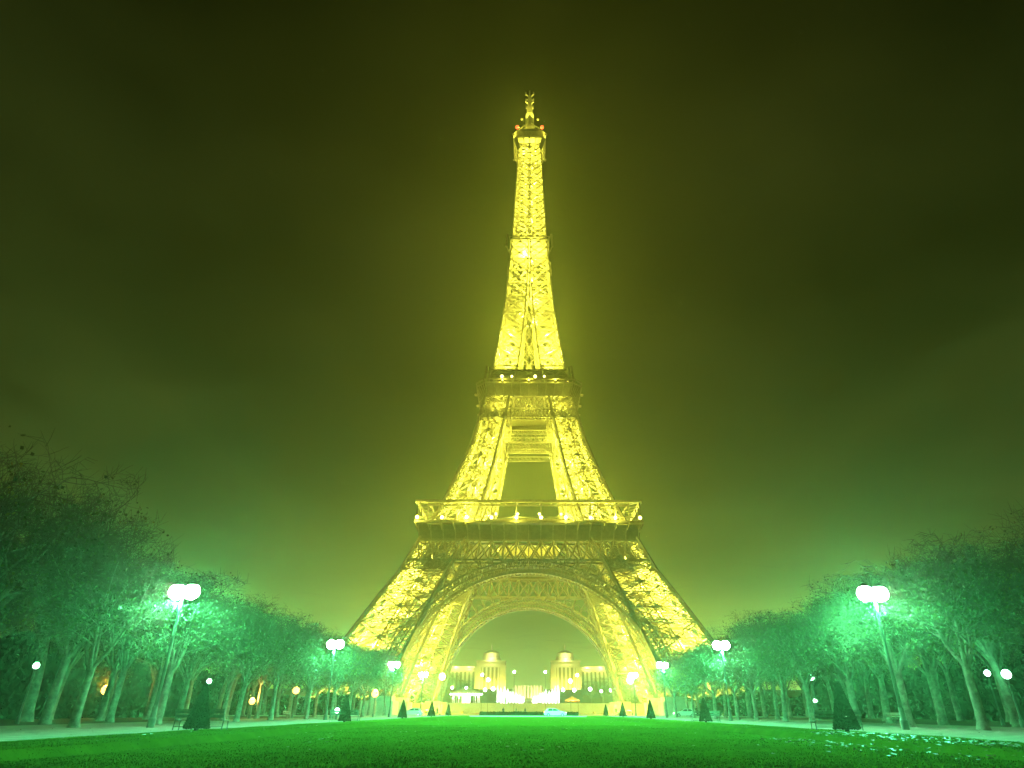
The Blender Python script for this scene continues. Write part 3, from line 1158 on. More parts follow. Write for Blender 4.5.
# ================================================================== street lamps of the avenue
def make_street_lamp():
    t = empty('street_lamp')
    b = MB()
    b.lathe([(0.24, 0), (0.24, 0.5), (0.17, 0.62), (0.15, 1.2), (0.13, 1.25)], n=14)
    b.build('base', M['pole'], t, smooth=False)
    b = MB()
    b.lathe([(0.125, 1.2), (0.105, 4.5), (0.075, 8.6), (0.06, 8.75)], n=12)
    b.build('pole', M['pole'], t, smooth=True)
    b = MB()
    for s in (-1, 1):
        b.tube([(0, 0, 8.3), (s * 0.25, 0, 8.62), (s * 0.5, 0, 8.74)], 0.035, 8)
    b.build('arm', M['pole'], t)
    for s in (-1, 1):
        b = MB()
        x0, x1 = s * 0.22, s * 0.86
        ring0, ring1 = [], []
        n = 12
        cx_ = (x0 + x1) / 2
        v = []
        for (rx, ry, z) in ((0.36, 0.32, 8.66), (0.34, 0.30, 8.72), (0.20, 0.16, 8.86), (0.05, 0.04, 8.92)):
            for k in range(n):
                a = 2 * PI * k / n
                v.append((cx_ + rx * math.cos(a), ry * math.sin(a), z))
        f = [(i * n + k, i * n + (k + 1) % n, (i + 1) * n + (k + 1) % n, (i + 1) * n + k) for i in range(3) for k in range(n)]
        f.append(tuple(3 * n + k for k in range(n)))
        b.add(v, f)
        h = b.build('lamp_head', M['pole'], t)
        b = MB()
        v = []
        lr = ((0.33, 0.31, 8.655), (0.49, 0.47, 8.45), (0.54, 0.52, 8.2), (0.44, 0.43, 7.92), (0.18, 0.17, 7.74))  # bowl swollen beyond a real lens, its shape standing in for lamp glare
        for (rx, ry, z) in lr:
            for k in range(n):
                a = 2 * PI * k / n
                v.append((cx_ + rx * math.cos(a), ry * math.sin(a), z))
        fl_ = [(i * n + k, i * n + (k + 1) % n, (i + 1) * n + (k + 1) % n, (i + 1) * n + k) for i in range(len(lr) - 1) for k in range(n)]
        b.add(v, fl_ + [tuple(range(n)), tuple((len(lr) - 1) * n + k for k in range(n))])
        b.build('lens', M['mercury'], h, smooth=True)
        lamp('mercury_bulb', (cx_, 0, 7.5), PARK_W / 2, MERCURY, 0.22, parent=h, batwing=True)
    return t


LAMP_LAT = 23.8
first = make_street_lamp()
used = False
for sgn, nm in ((-1, 'left'), (1, 'right')):
    for i, of in enumerate((378, 203, 139, 108)):
        o = first if not used else copy_tree(first)
        used = True
        o.location = (sgn * LAMP_LAT, fwd(of, LAMP_LAT), 0.0)
        o.rotation_euler = (0, 0, R(-6) if sgn < 0 else R(186))
        w = ('nearest', 'second', 'third', 'farthest')[i]
        tag(o, '%s tall double-headed green street lamp along the %s side of the lawn' % (w, nm), 'street lamp', 'street lamps along the avenue')

# ================================================================== topiary cones
def topiary_mesh(seed):
    r_ = random.Random(seed)
    leaf, core = MB(), MB()
    Ht, Rb = 2.25, 0.55
    core.lathe([(0.10, 0), (0.10, 0.12), (Rb * .86, 0.14), (Rb * .80, 0.45), (Rb * .42, 1.25), (0.03, Ht * .96)], n=14)
    for _ in range(4200):
        u = 1 - math.sqrt(r_.random())
        a = r_.uniform(0, 2 * PI)
        rad = (Rb * (1 - u) ** 0.92 + 0.03) * r_.uniform(0.9, 1.06)
        c = np.array((rad * math.cos(a), rad * math.sin(a), 0.12 + u * (Ht - 0.12)))
        d = np.array((math.cos(a) * .5 + r_.uniform(-.8, .8), math.sin(a) * .5 + r_.uniform(-.8, .8), r_.uniform(-.2, 1)))
        d *= 0.07 / np.linalg.norm(d)
        e = np.cross(d, np.array((r_.uniform(-1, 1), r_.uniform(-1, 1), r_.uniform(-1, 1))))
        e *= 0.035 / (np.linalg.norm(e) + 1e-9)
        leaf.quad(c + d, c + e, c - d, c - e)
    return leaf, core


tl, tcore = topiary_mesh(3)
tp = empty('topiary_cone')
stem = MB()
stem.tube([(0, 0, 0), (0, 0, 0.3)], [0.09, 0.08], 8)
stem.build('trunk', M['bark'], tp)
cb = MB()
cb.v, cb.f, cb.n = tl.v + tcore.v, tl.f + [tuple(i + tl.n for i in f) for f in tcore.f], tl.n + tcore.n
cb.mi = [0] * len(cb.f)
cb.build('crown', M['hedge'], tp)
used = False
TOPI_LAT = 16.1
for sgn, nm, offs in ((-1, 'left', (333, 184, 126, 97, 80)), (1, 'right', (320, 178, 123, 95, 78))):
    for i, of in enumerate(offs):
        o = tp if not used else copy_tree(tp)
        used = True
        F = fwd(of, TOPI_LAT)
        o.location = (sgn * TOPI_LAT, F, lawn_z(sgn * TOPI_LAT, F) - 0.01)
        k = rnd.uniform(0.93, 1.06) * (1.0, 0.98, 1.05, 1.1, 1.0)[i]
        o.scale = (k * rnd.uniform(.95, 1.08), k, k * rnd.uniform(0.97, 1.05))
        o.rotation_euler = (0, 0, rnd.uniform(0, 6.28))
        w = ('nearest and largest', 'second nearest', 'third', 'fourth', 'farthest')[i]
        tag(o, '%s dark clipped cone bush along the %s edge of the lawn' % (w, nm), 'cone bush', 'clipped cones along the lawn')

# ================================================================== benches
def make_bench():
    t = empty('park_bench')
    for s in (-1, 1):
        b = MB()
        x = s * 1.28
        b.tube([(x, -0.25, 0), (x, -0.22, 0.42), (x, 0.22, 0.42), (x, 0.26, 0)], 0.028, 6)
        b.tube([(x, 0.18, 0.42), (x, 0.34, 0.88)], 0.028, 6)
        b.tube([(x, -0.22, 0.42), (x, -0.20, 0.62), (x, 0.24, 0.62)], 0.022, 6)
        b.build('leg', M['pole'], t)
    b = MB()
    for k in range(5):
        b.box((0, -0.2 + 0.1 * k, 0.45), (2.6, 0.075, 0.03))
    b.build('seat', M['bench'], t)
    b = MB()
    for k in range(2):
        c = 0.62 + 0.2 * k
        b.bar((-1.3, 0.26 + 0.07 * k, c), (1.3, 0.26 + 0.07 * k, c), 0.035, 0.13)
    b.bar((-1.3, 0.345, 0.92), (1.3, 0.345, 0.92), 0.04, 0.04)
    b.build('backrest', M['bench'], t)
    b = MB()
    b.tube([(-1.28, 0.24, 0.16), (1.28, 0.24, 0.16)], 0.018, 6)
    b.build('stretcher', M['pole'], t)
    return t


bench = make_bench()
bspots = []
for sgn, nm, offs in ((-1, 'left', (335, 184)), (1, 'right', (315, 178))):
    for i, of in enumerate(offs):
        bspots.append((sgn * (TOPI_LAT + 0.3), fwd(of, TOPI_LAT) + 1.25, R(180 + 6 * sgn),
                       'green slatted bench right behind the %s cone bush on the %s' % (('nearest', 'second')[i], nm), 'benches behind the clipped cones'))
for x, F, nm, w in ((-33.5, 70, 'left', 'nearer'), (-33.5, 98, 'left', 'farther'), (34, 66, 'right', 'nearer'), (34, 93, 'right', 'farther')):
    bspots.append((x, F, R(90 if x > 0 else -90) + PI, '%s dark bench between the tree rows on the %s' % (w, nm), 'benches under the trees'))
for i, (x, F, rz, lab, grp) in enumerate(bspots):
    o = bench if i == 0 else copy_tree(bench)
    o.location = (x, F, lawn_z(x, F) if abs(x) < 17.5 else 0.01)
    o.rotation_euler = (0, 0, rz)
    tag(o, lab, 'bench', grp)

# ================================================================== small globe lamps in the woods, on the plaza and beyond
def make_globe(gm, lens_r=0.24):
    t = empty('globe_lamp')
    b = MB()
    b.lathe([(0.11, 0), (0.11, 0.06), (0.05, 0.09), (0.04, 0.98), (0.06, 1.0)], n=8)
    b.build('pole', M['pole'], t)
    b = MB()
    prof = [(lens_r * math.sin(PI * k / 8) + 0.001, 1.0 + 0.0 - math.cos(PI * k / 8) * lens_r) for k in range(9)]
    b.lathe(prof, n=14)
    b.build('globe', gm, t, smooth=True)
    return t


def globe_at(x, y, F, color, r, label, group=None, power=0, lc=None):
    X, H = px(x, y, F)
    g0 = terr(X, F)
    t = empty('globe_lamp', (X, F, g0))
    Hh = H - g0
    b = MB()
    b.lathe([(0.16, 0), (0.15, 0.5), (0.07, 0.6), (0.05, Hh - r * .9)], n=8)
    b.build('pole', M['pole'], t)
    b = MB()
    b.lathe([(r * math.sin(PI * k / 8) + 0.001, Hh - math.cos(PI * k / 8) * r) for k in range(9)], n=14)
    b.build('globe', color, t, smooth=True)
    if power:
        lamp('globe_bulb', (0, 0, Hh + r + 0.12), power, lc, r * 0.5, parent=t)
    tag(t, label, 'lamp', group)
    return t


GG, GO, GW, GY = M['globe_green'], M['globe_orange'], M['bulb_white'], M['bulb']
globe_at(37, 667, 56, GG, 0.24, 'small white lamp in front of the leaning trunk near the left picture edge', power=700, lc=MERCURY)
globe_at(107, 691, 98, GO, 0.62, 'large orange globe glowing among the dark left trees', power=4000, lc=(1, .45, .08))
globe_at(210, 682, 84, GG, 0.28, 'small white globe above the tip of the nearest left cone bush')
globe_at(253, 702, 96, GO, 0.4, 'low orange lamp beside a pale trunk on the left', power=3000, lc=(1, .5, .1))
globe_at(297, 691, 105, GO, 0.5, 'dull orange globe deep among the left trees')
globe_at(376, 694, 122, GO, 0.6, 'orange globe behind the last trees left of the tower', power=6000, lc=(1, .55, .1))
globe_at(338, 711, 88, GG, 0.3, 'low white lamp beside the second left cone bush')
globe_at(988, 672, 62, GG, 0.26, 'smaller of two white lamps near the right picture edge', power=700, lc=MERCURY)
globe_at(1007, 673, 52, GG, 0.33, 'larger of two white lamps near the right picture edge', power=400, lc=MERCURY)
globe_at(812, 677, 88, GG, 0.34, 'white globe hanging above the nearest right cone bush')
globe_at(816, 700, 100, GG, 0.26, 'lower faint white globe in the woods left of the nearest right cone')
globe_at(443, 677, 186, GY, 0.9, 'yellow globe lamp before the left front foot of the tower', power=26000, lc=SODIUM)
globe_at(631, 680, 186, GY, 1.0, 'yellow globe lamp before the right front foot of the tower', power=26000, lc=SODIUM)
far = [(453, 688, 330, .8), (467, 688, 330, .8), (483, 675, 285, .8), (489, 680, 285, 1.0), (486, 690, 330, 1.0), (494, 689, 330, 1.2), (515, 672, 285, .75),
       (546, 672, 285, .75), (571, 681, 285, 1.1), (578, 675, 285, .8), (564, 690, 330, 1.0), (575, 690, 330, 1.1), (591, 689, 330, 1.1), (602, 691, 330, .8), (612, 690, 330, 1.1)]
for k, (x, y, F, r) in enumerate(far):
    side = 'left' if x < 529 else 'right'
    globe_at(x, y, F, GW, r * 0.72, 'white globe lamp seen through the arch, %s of its middle' % side, 'white globes beyond the arch, %s' % side,
             power=9000 if k % 2 == 0 else 0, lc=(0.5, 1, 0.6))

# ================================================================== carousel, fountains, palace beyond the tower
X0, _ = px(467, 698, 356)
car = empty('carousel', (X0, 356, 3.1))
tag(car, 'brightly lit round carousel under the left of the arch', 'carousel')
b = MB()
b.lathe([(7.4, 0), (7.6, 0.25), (7.6, 0.5), (7.3, 0.55)], n=28)
b.build('platform', M['stone'], car)
b = MB()
b.lathe([(7.9, 5.0), (7.9, 5.9), (6.8, 6.6), (3.5, 7.6), (0.7, 8.6), (0.2, 9.2)], n=28)
b.build('canopy', M['stone'], car)
b = MB()
b.lathe([(2.0, 0.5), (2.0, 4.9)], n=16)
b.build('drum', M['water'], car)
b = MB()
for k in range(14):
    a = 2 * PI * k / 14
    b.tube([(6.9 * math.cos(a), 6.9 * math.sin(a), 0.5), (6.9 * math.cos(a), 6.9 * math.sin(a), 5.0)], 0.09, 6)
b.build('posts', M['chrome'], car)
b = MB()
for k in range(40):
    a = 2 * PI * k / 40
    b.lathe([(0.05, -0.28), (0.28, 0), (0.05, 0.28)], (8.05 * math.cos(a), 8.05 * math.sin(a), 5.4), 6)
b.build('bulbs', M['bulb_white'], car)
for a in range(4):
    lamp('carousel_bulb', (4.6 * math.cos(a * PI / 2 + .6), 4.6 * math.sin(a * PI / 2 + .6), 4.2), 5000, (1, 0.95, 0.6), 0.3, car)

for sgn, nm, xp in ((-1, 'left', 511), (1, 'right', 547)):
    X, _ = px(xp, 698, 470)
    f0 = empty('fountain', (X, 470, 3.1))
    tag(f0, 'floodlit white fountain jets beyond the arch, %s of its middle' % nm, 'fountain')
    b = MB()
    b.box((0, 0, 0.4), (22, 12, 0.8))
    b.build('basin', M['stone'], f0)
    r_ = random.Random(40 + sgn)
    for k in range(9):
        b = MB()
        t = k / 8
        x_ = sgn * (8.5 - 17 * t)
        h_ = 13.5 - 7.5 * t + r_.uniform(-1, 1)
        pts = [(x_ + 0.12 * j * r_.uniform(-.5, .5), r_.uniform(-.2, .2), 0.6 + h_ * j / 7) for j in range(8)]
        b.tube(pts, [0.25, 0.45, 0.65, 0.8, 0.95, 1.0, 0.8, 0.25], 8)
        for q in range(40):
            c = np.array((x_ + r_.gauss(0, .8), r_.gauss(0, .8), 0.8 + h_ * r_.random()))
            d = np.array((r_.uniform(-1, 1), r_.uniform(-1, 1), r_.uniform(-1, 1))) * 0.3
            e = np.array((r_.uniform(-1, 1), r_.uniform(-1, 1), r_.uniform(-1, 1))) * 0.3
            b.quad(c + d, c + e, c - d, c - e)
        b.build('water_jet', M['water'], f0)
    for k in range(3):
        lamp('fountain_floodlight', (-6 + 6 * k, -8, 1.5), 13000, (0.75, 1, 0.75), 0.5, f0)

tt = empty('market_tent', (px(573, 700, 350)[0], 350, 3.1))
tag(tt, 'orange lit tent on the quay right of the fountains', 'tent')
b = MB()
for x in (-3.4, 3.4):
    for y in (-2, 2):
        b.tube([(x, y, 0), (x, y, 2.8)], 0.08, 6)
b.build('poles', M['pole'], tt)
b = MB()
b.add([(-3.6, -2.2, 2.8), (3.6, -2.2, 2.8), (3.6, 2.2, 2.8), (-3.6, 2.2, 2.8), (0, 0, 4.6), (-3.6, -2.2, 2.4), (3.6, -2.2, 2.4), (3.6, 2.2, 2.4), (-3.6, 2.2, 2.4)],
      [(0, 1, 4), (1, 2, 4), (2, 3, 4), (3, 0, 4), (5, 6, 1, 0), (6, 7, 2, 1), (7, 8, 3, 2), (8, 5, 0, 3)])
b.build('roof', mat('orange_canvas', (0.6, 0.28, 0.08), 0.8), tt)
lamp('tent_bulb', (0, -1.0, 2.0), 4000, (1, .5, .12), 0.2, tt)
lamp('tent_bulb', (0, -3.2, 2.0), 3500, (1, .5, .12), 0.2, tt)

qw = MB()
qw.box((0, 0, 2.0), (230, 0.7, 4.0))
qw.box((0, 0, 4.1), (230, 1.0, 0.22))
for k in range(24):
    qw.box((-110.4 + 9.6 * k, -0.45, 2.0), (1.0, 0.3, 4.0))
qo = qw.build('quay_wall', M['stone'], loc=(0, 321.0, 0))
tag(qo, 'long low stone quay wall with buttresses behind the tower', 'wall')

pal = {}
for sgn, nm in ((-1, 'left'), (1, 'right')):
    PF = 728.0
    Xc = sgn * 39.5
    t = empty('palace_pavilion', (Xc, PF, 18.0))
    tag(t, 'pale stone pavilion with stepped drum roof and finial, %s of the gap' % nm, 'palace')
    b = MB()
    b.box((0, 0, 14.5), (30, 26, 29))
    b.box((0, 0, 29.5), (32, 28, 1.2))
    b.box((sgn * -13, -9, 13), (6, 10, 26))
    b.box((sgn * 13, -9, 12), (6, 10, 24))
    b.build('wall', M['stone'], t)
    for k in range(6):
        b = MB()
        b.box((-10.5 + 4.2 * k, -13.1, 13), (2.2, 0.5, 21))
        w_ = b.build('window', M['stone_dark'], t)
    b = MB()
    b.lathe([(10, 30.1), (10, 33.5), (9, 34), (9, 38), (7.6, 38.6), (4, 40.6), (1, 41.2), (0.9, 44), (0.25, 47.5)], n=24)
    b.build('roof', M['stone'], t)
    for dx in (-9, 0, 9):
        lamp('facade_floodlight', (dx, -22, 3), 19000, (1, .85, .14), 0.5, t)
    lamp('roof_floodlight', (0, -16, 33), 15000, (1, .9, .3), 0.4, t)
    # wing curving out and towards us
    wg = empty('palace_wing', (Xc, PF, 18.0))
    tag(wg, 'long low palace wing with a lit parapet, %s of the pavilions' % nm, 'palace')
    b = MB()
    c_ = MB()
    d_ = MB()
    pts = [(sgn * (16 + 13 * k), -0.9 * k * k, 0) for k in range(8)]
    for p, q in zip(pts[:-1], pts[1:]):
        mid = ((p[0] + q[0]) / 2, (p[1] + q[1]) / 2)
        b.bar((p[0], p[1], 11), (q[0], q[1], 11), 16, 22)
        c_.bar((p[0], p[1], 23.4), (q[0], q[1], 23.4), 17, 2.6)
        for j in range(3):
            tt = (j + .5) / 3
            x_, y_ = p[0] + (q[0] - p[0]) * tt, p[1] + (q[1] - p[1]) * tt
            d_.box((x_, y_ - 8.1, 11), (2.0, 0.5, 17))
        lamp('parapet_floodlight', (mid[0], mid[1] - 11.5, 23.2), 5000, (1, .88, .25), 0.3, wg)
    b.build('wall', M['stone'], wg)
    c_.build('parapet', M['stone'], wg)
    d_.build('window_strip', M['stone_dark'], wg)
t = empty('palace_terrace', (0, 602, 10.6))
tag(t, 'lit terrace wall with columns between the two pavilions', 'terrace')
b = MB()
b.box((0, 0, 4.5), (27, 6, 9))
b.build('wall', M['stone'], t)
b = MB()
for k in range(9):
    b.lathe([(0.9, 0), (0.8, 9), (1.2, 9.3), (1.2, 10)], (-11.2 + 2.8 * k, -4.5, 0), 8)
b.build('columns', M['stone'], t)
for dx in (-7, 7):
    lamp('terrace_floodlight', (dx, -13, 1.5), 14000, (1, .88, .4), 0.4, t)

for sgn, nm in ((-1, 'left'), (1, 'right')):
    for k in range(7):
        tree(sgn * (40 + 8.0 * k + rnd.uniform(-2, 2)), 440 + rnd.uniform(-15, 25), rnd.choice((3, 4, 5)), rnd.uniform(1.15, 1.45), rnd.uniform(0, 6.28),
             'far dark tree in front of the %s palace wing' % nm, 'far trees before the %s palace wing' % nm)

# ================================================================== hedge, cars, people on the plaza
h = MB()
h.box((0, 0, 0.42), (21, 1.0, 0.8))
r_ = random.Random(8)
for _ in range(2600):
    u = np.array((r_.uniform(-10.6, 10.6), r_.uniform(-0.55, 0.55), r_.uniform(0.1, 0.88)))
    if abs(u[1]) < 0.46 and u[2] < 0.8:
        u[1] = -0.52
    d = np.array((r_.uniform(-1, 1), r_.uniform(-1, 1), r_.uniform(-1, 1))) * 0.1
    e = np.array((r_.uniform(-1, 1), r_.uniform(-1, 1), r_.uniform(-1, 1))) * 0.1
    h.quad(u + d, u + e, u - d, u - e)
ho = h.build('hedge', M['hedge'], loc=(0.2, 150.5, 0.0))
tag(ho, 'low dark clipped hedge behind the road at the end of the lawn', 'hedge')


def paint(name, c):
    return mat(name, c, 0.3, spec=0.5)


def make_car(body_m):
    t = empty('parked_car')
    b = MB()
    prof = [(-2.15, 0.32), (-2.2, 0.62), (-2.1, 0.92), (-1.95, 1.0), (-1.55, 1.42), (-0.2, 1.46), (0.15, 1.42), (0.95, 0.98), (1.95, 0.84), (2.18, 0.66), (2.2, 0.36), (2.0, 0.26), (-2.0, 0.26)]
    n = len(prof)
    def wy(z):
        return 0.82 if z < 1.0 else 0.82 - (z - 1.0) * 0.42
    v = [(x, -wy(z), z) for x, z in prof] + [(x, wy(z), z) for x, z in prof]
    f = [tuple(range(n)), tuple(range(2 * n - 1, n - 1, -1))] + [(i, (i + 1) % n, n + (i + 1) % n, n + i)[::-1] for i in range(n)]
    b.add(v, f)
    b.build('body', body_m, t)
    for s in (-1, 1):
        for pts in (((-1.5, 1.03), (-1.28, 1.36), (-0.55, 1.39), (-0.55, 1.03)), ((-0.45, 1.03), (-0.45, 1.39), (0.1, 1.36), (0.72, 1.03))):
            b = MB()
            b.add([(x, s * (wy(z) + 0.012), z) for x, z in pts], [(0, 1, 2, 3)])
            b.build('window', M['glass'], t)
    for (x0, z0, x1, z1) in ((-2.0, 1.06, -1.62, 1.40), (0.93, 1.05, 0.22, 1.42)):
        b = MB()
        b.add([(x0, -.66, z0), (x0, .66, z0), (x1, .58, z1), (x1, -.58, z1)], [(0, 1, 2, 3)])
        b.build('windscreen', M['glass'], t)
    for x in (-1.35, 1.4):
        for s in (-1, 1):
            b = MB()
            b.tube([(x, s * 0.62, 0.32), (x, s * 0.845, 0.32)], 0.32, 16)
            w = b.build('wheel', M['rubber'], t)
            b = MB()
            b.tube([(x, s * 0.80, 0.32), (x, s * 0.86, 0.32)], 0.19, 12)
            b.build('hubcap', M['chrome'], w)
    for s in (-1, 1):
        b = MB()
        b.box((-2.17, s * 0.62, 0.8), (0.1, 0.3, 0.2))
        b.build('tail_light', M['tail'], t)
        b = MB()
        b.box((2.13, s * 0.58, 0.68), (0.14, 0.32, 0.16))
        b.build('headlight', M['head'], t)
    return t


pale, dark, blue = paint('car_paint_pale', (0.62, 0.66, 0.64)), paint('car_paint_dark', (0.05, 0.055, 0.06)), paint('car_paint_grey', (0.25, 0.28, 0.30))
Xc, _ = px(556, 714, 139)
c1 = make_car(pale)
c1.location = (Xc, 139.0, 0.016)
tag(c1, 'pale hatchback crossing on the road at the end of the lawn', 'car', 'cars around the tower')
c2 = make_car(blue)
c2.location = (px(413, 714, 143)[0], 143.0, 0.016)
c2.rotation_euler = (0, 0, PI)
tag(c2, 'grey car on the road behind the third left cone bush', 'car', 'cars around the tower')
c3 = copy_tree(c1)
c3.location = (px(686, 713, 143)[0], 143.4, 0.016)
c3.rotation_euler = (0, 0, PI)
tag(c3, 'pale car on the road seen between the right-hand trunks', 'car', 'cars around the tower')
for k, (x, w) in enumerate(((500, 'leftmost'), (512, 'second from left'), (526, 'third from left'), (540, 'fourth from left'), (562, 'fifth from left'), (578, 'rightmost'))):
    c = copy_tree((c1, c2)[k % 2])
    c.location = (px(x, 704, 332)[0], 329 + (k % 3) * 5.2, 3.13)
    c.rotation_euler = (0, 0, R(90 + (k % 2) * 8 - 4))
    tag(c, '%s of the tiny cars with red tail lights beyond the arch' % w, 'car', 'cars queuing beyond the arch')


def make_person(cm, skin, stride):
    t = empty('person')
    sk = [(0, 0, 0.95), (0, 0, 1.15), (0, 0, 1.42), (0, 0, 1.52), (0, 0.02, 1.64), (0, 0.02, 1.74),
          (0.10, 0, 0.88), (0.11, stride, 0.48), (0.11, stride * 0.6, 0.08), (0.11, stride * 0.6 + 0.14, 0.04),
          (-0.10, 0, 0.88), (-0.11, -stride * .6, 0.48), (-0.11, -stride * 1.5, 0.08), (-0.11, -stride * 1.5 + 0.14, 0.04),
          (0.20, 0, 1.40), (0.25, -0.05, 1.13), (0.24, 0.06, 0.88), (-0.20, 0, 1.40), (-0.25, 0.03, 1.13), (-0.24, 0.12, 0.88)]
    ed = [(0, 1), (1, 2), (2, 3), (3, 4), (4, 5), (0, 6), (6, 7), (7, 8), (8, 9), (0, 10), (10, 11), (11, 12), (12, 13), (2, 14), (14, 15), (15, 16), (2, 17), (17, 18), (18, 19)]
    rd = [.15, .15, .15, .055, .10, .07, .10, .075, .05, .04, .10, .075, .05, .04, .075, .055, .035, .075, .055, .035]
    me = bpy.data.meshes.new('body')
    me.from_pydata(sk, ed, [])
    me.materials.append(cm)
    o = bpy.data.objects.new('body', me)
    COL.objects.link(o)
    o.parent = t
    md = o.modifiers.new('skin', 'SKIN')
    for i, r in enumerate(rd):
        me.skin_vertices[0].data[i].radius = (r, r * 0.85)
    me.skin_vertices[0].data[0].use_root = True
    s2 = o.modifiers.new('sub', 'SUBSURF')
    s2.levels = s2.render_levels = 1
    return t


coat = mat('dark_coat', (0.03, 0.03, 0.035), 0.9)
coat2 = mat('brown_coat', (0.09, 0.06, 0.04), 0.9)
pa, pb_ = make_person(coat, None, 0.02), make_person(coat2, None, 0.14)
pl = [(504, 166, 0.3, 'standing person in a dark coat under the arch, left of its middle', 0), (517, 168, 2.0, 'walking person in a brown coat under the middle of the arch', 1),
      (526, 171, 1.0, 'standing person in a dark coat closest to the middle of the arch', 0), (438, 150, 4.0, 'walking person beside the fourth left cone bush', 1),
      (617, 150, 2.6, 'standing person beside the fourth right cone bush', 0)]
ua = [False, False]
for x, F, rz, lab, which in pl:
    src = (pa, pb_)[which]
    o = src if not ua[which] else copy_tree(src)
    ua[which] = True
    o.location = (px(x, 712, F)[0], F, 0.012)
    o.rotation_euler = (0, 0, rz)
    tag(o, lab, 'person', 'people on the plaza')

# ================================================================== grass blades and fallen leaves
def scatter_mesh(name, m, verts, faces, kind='stuff', label=None, cat=None):
    me = bpy.data.meshes.new(name)
    me.from_pydata(verts, [], faces)
    me.materials.append(m)
    me.update()
    o = bpy.data.objects.new(name, me)
    COL.objects.link(o)
    tag(o, label, cat, kind=kind)
    return o


rg = np.random.default_rng(4)
NB = 120000
F = 13 + 42 * rg.random(NB) ** 1.7
X = rg.uniform(-1, 1, NB) * np.minimum(17.7, F * 0.95)
clump = 0.5 + 0.5 * np.sin(X * 3.1 + np.sin(F * 2.3) * 2) * np.sin(F * 2.7 + X)
hgt = (0.018 + 0.022 * rg.random(NB)) * (0.7 + 0.5 * clump)
ang = rg.uniform(0, 2 * PI, NB)
wd = 0.006 + 0.004 * rg.random(NB) + F * 0.00025
z0 = np.array([lawn_z(x, y) for x, y in zip(X, F)]) - 0.004
ln = 0.6 * hgt
la = rg.uniform(0, 2 * PI, NB)
V = np.empty((NB, 3, 3))
V[:, 0] = np.stack([X - np.cos(ang) * wd, F - np.sin(ang) * wd, z0], 1)
V[:, 1] = np.stack([X + np.cos(ang) * wd, F + np.sin(ang) * wd, z0], 1)
V[:, 2] = np.stack([X + np.cos(la) * ln, F + np.sin(la) * ln, z0 + hgt], 1)
me = bpy.data.meshes.new('grass')
me.vertices.add(NB * 3)
me.vertices.foreach_set('co', V.reshape(-1))
me.loops.add(NB * 3)
me.loops.foreach_set('vertex_index', np.arange(NB * 3, dtype=np.int32))
me.polygons.add(NB)
me.polygons.foreach_set('loop_start', np.arange(0, NB * 3, 3, dtype=np.int32))
me.polygons.foreach_set('loop_total', np.full(NB, 3, dtype=np.int32))
me.materials.append(M['blade'])
me.update(calc_edges=True)
me.validate()
go = bpy.data.objects.new('grass', me)
COL.objects.link(go)
tag(go, 'short green grass of the lawn', 'grass', kind='stuff')

lv, lf = [], []
r_ = random.Random(21)


def litter(x, y, s):
    z = (lawn_z(x, y) + 0.035) if abs(x) < EDGE else 0.03
    a = r_.uniform(0, 6.28)
    t = r_.uniform(-.5, .5)
    t2 = r_.uniform(-.5, .5)
    k = len(lv)
    for i in range(6):
        q = a + i * PI / 3
        rr = s * (1.0 if i % 2 == 0 else 0.62)
        dx, dy = rr * math.cos(q), rr * math.sin(q)
        lv.append((x + dx, y + dy, z + abs(dx) * abs(t) * .6 + dy * t2 * .5 + 0.01))
    lf.append(tuple(range(k, k + 6)))


for _ in range(480):
    y = r_.uniform(15.5, 29)
    x = r_.gauss(11.9, 1.5)
    if 8.5 < x < EDGE and x / y < 0.9:
        litter(x, y, r_.uniform(0.04, 0.09))
for _ in range(260):
    litter(r_.uniform(-17.5, 17.5), r_.uniform(18, 80), r_.uniform(0.04, 0.08))
for _ in range(500):
    s = r_.choice((-1, 1))
    litter(s * r_.uniform(17.9, 34), r_.uniform(22, 90), r_.uniform(0.05, 0.09))
scatter_mesh('fallen_leaves', M['leaf_litter'], lv, lf, label='pale dead leaves fallen on the grass and paths', cat='leaves')

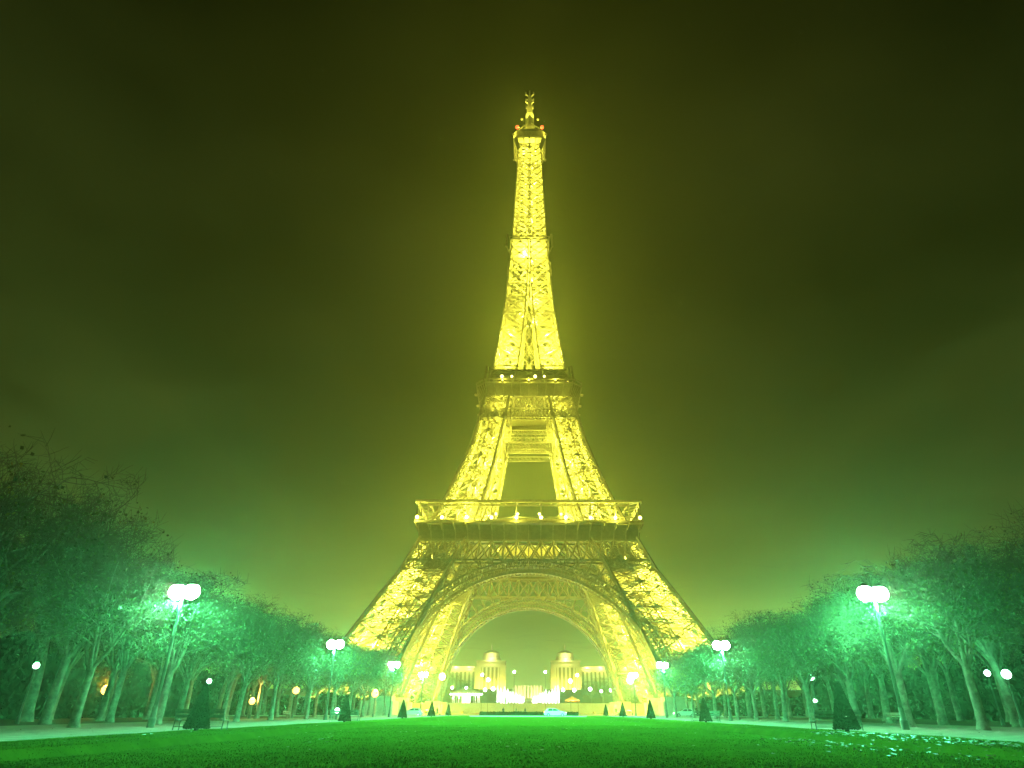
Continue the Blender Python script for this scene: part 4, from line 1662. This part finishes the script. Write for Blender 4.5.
# ================================================================== low cloud above the haze, lit from below by the tower
cm = bpy.data.materials.new('low_cloud')
cm.use_nodes = True
cn = cm.node_tree
cb_ = cn.nodes['Principled BSDF']
cn.nodes.remove(cb_)
df = cn.nodes.new('ShaderNodeBsdfDiffuse')
df.inputs['Color'].default_value = (0.75, 0.76, 0.70, 1)
tr_ = cn.nodes.new('ShaderNodeBsdfTransparent')
mx_ = cn.nodes.new('ShaderNodeMixShader')
t_ = cn.nodes.new('ShaderNodeTexCoord')
n_ = cn.nodes.new('ShaderNodeTexNoise')
n_.inputs['Scale'].default_value = 0.0032
n_.inputs['Detail'].default_value = 2.5
n_.inputs['Roughness'].default_value = 0.55
r_ = cn.nodes.new('ShaderNodeMapRange')
r_.inputs['From Min'].default_value = 0.36
r_.inputs['From Max'].default_value = 0.72
r_.inputs['To Min'].default_value = 0.0
r_.inputs['To Max'].default_value = 0.06
cn.links.new(t_.outputs['Object'], n_.inputs['Vector'])
cn.links.new(n_.outputs['Fac'], r_.inputs['Value'])
cn.links.new(r_.outputs[0], mx_.inputs[0])
cn.links.new(tr_.outputs[0], mx_.inputs[1])
cn.links.new(df.outputs[0], mx_.inputs[2])
cn.links.new(mx_.outputs[0], cn.nodes['Material Output'].inputs['Surface'])
gx, gy = np.linspace(-4000, 4000, 81), np.linspace(-600, 5000, 57)
strip('clouds', cm, gx, gy, 0, lambda x, y: 400 + 14 * math.sin(x * 0.013 + 1.3 * math.sin(y * 0.008)) + 12 * math.sin(y * 0.017 + x * 0.006))

# ================================================================== haze
hb = MB()
hb.box((0, 550, 172), (930, 1260, 346))
hm = bpy.data.materials.new('night_haze')
hm.use_nodes = True
hn = hm.node_tree
for n in list(hn.nodes):
    if n.type != 'OUTPUT_MATERIAL':
        hn.nodes.remove(n)
pv = hn.nodes.new('ShaderNodeVolumePrincipled')
pv.inputs['Color'].default_value = (0.82, 0.97, 0.56, 1)
pv.inputs['Density'].default_value = HAZE
pv.inputs['Anisotropy'].default_value = 0.74
hn.links.new(pv.outputs[0], hn.nodes['Material Output'].inputs['Volume'])
hz = hb.build('haze', hm)
tag(hz, kind='stuff', label='thin night haze glowing round the lamps and the tower', cat='haze')
bpy.context.view_layer.update()
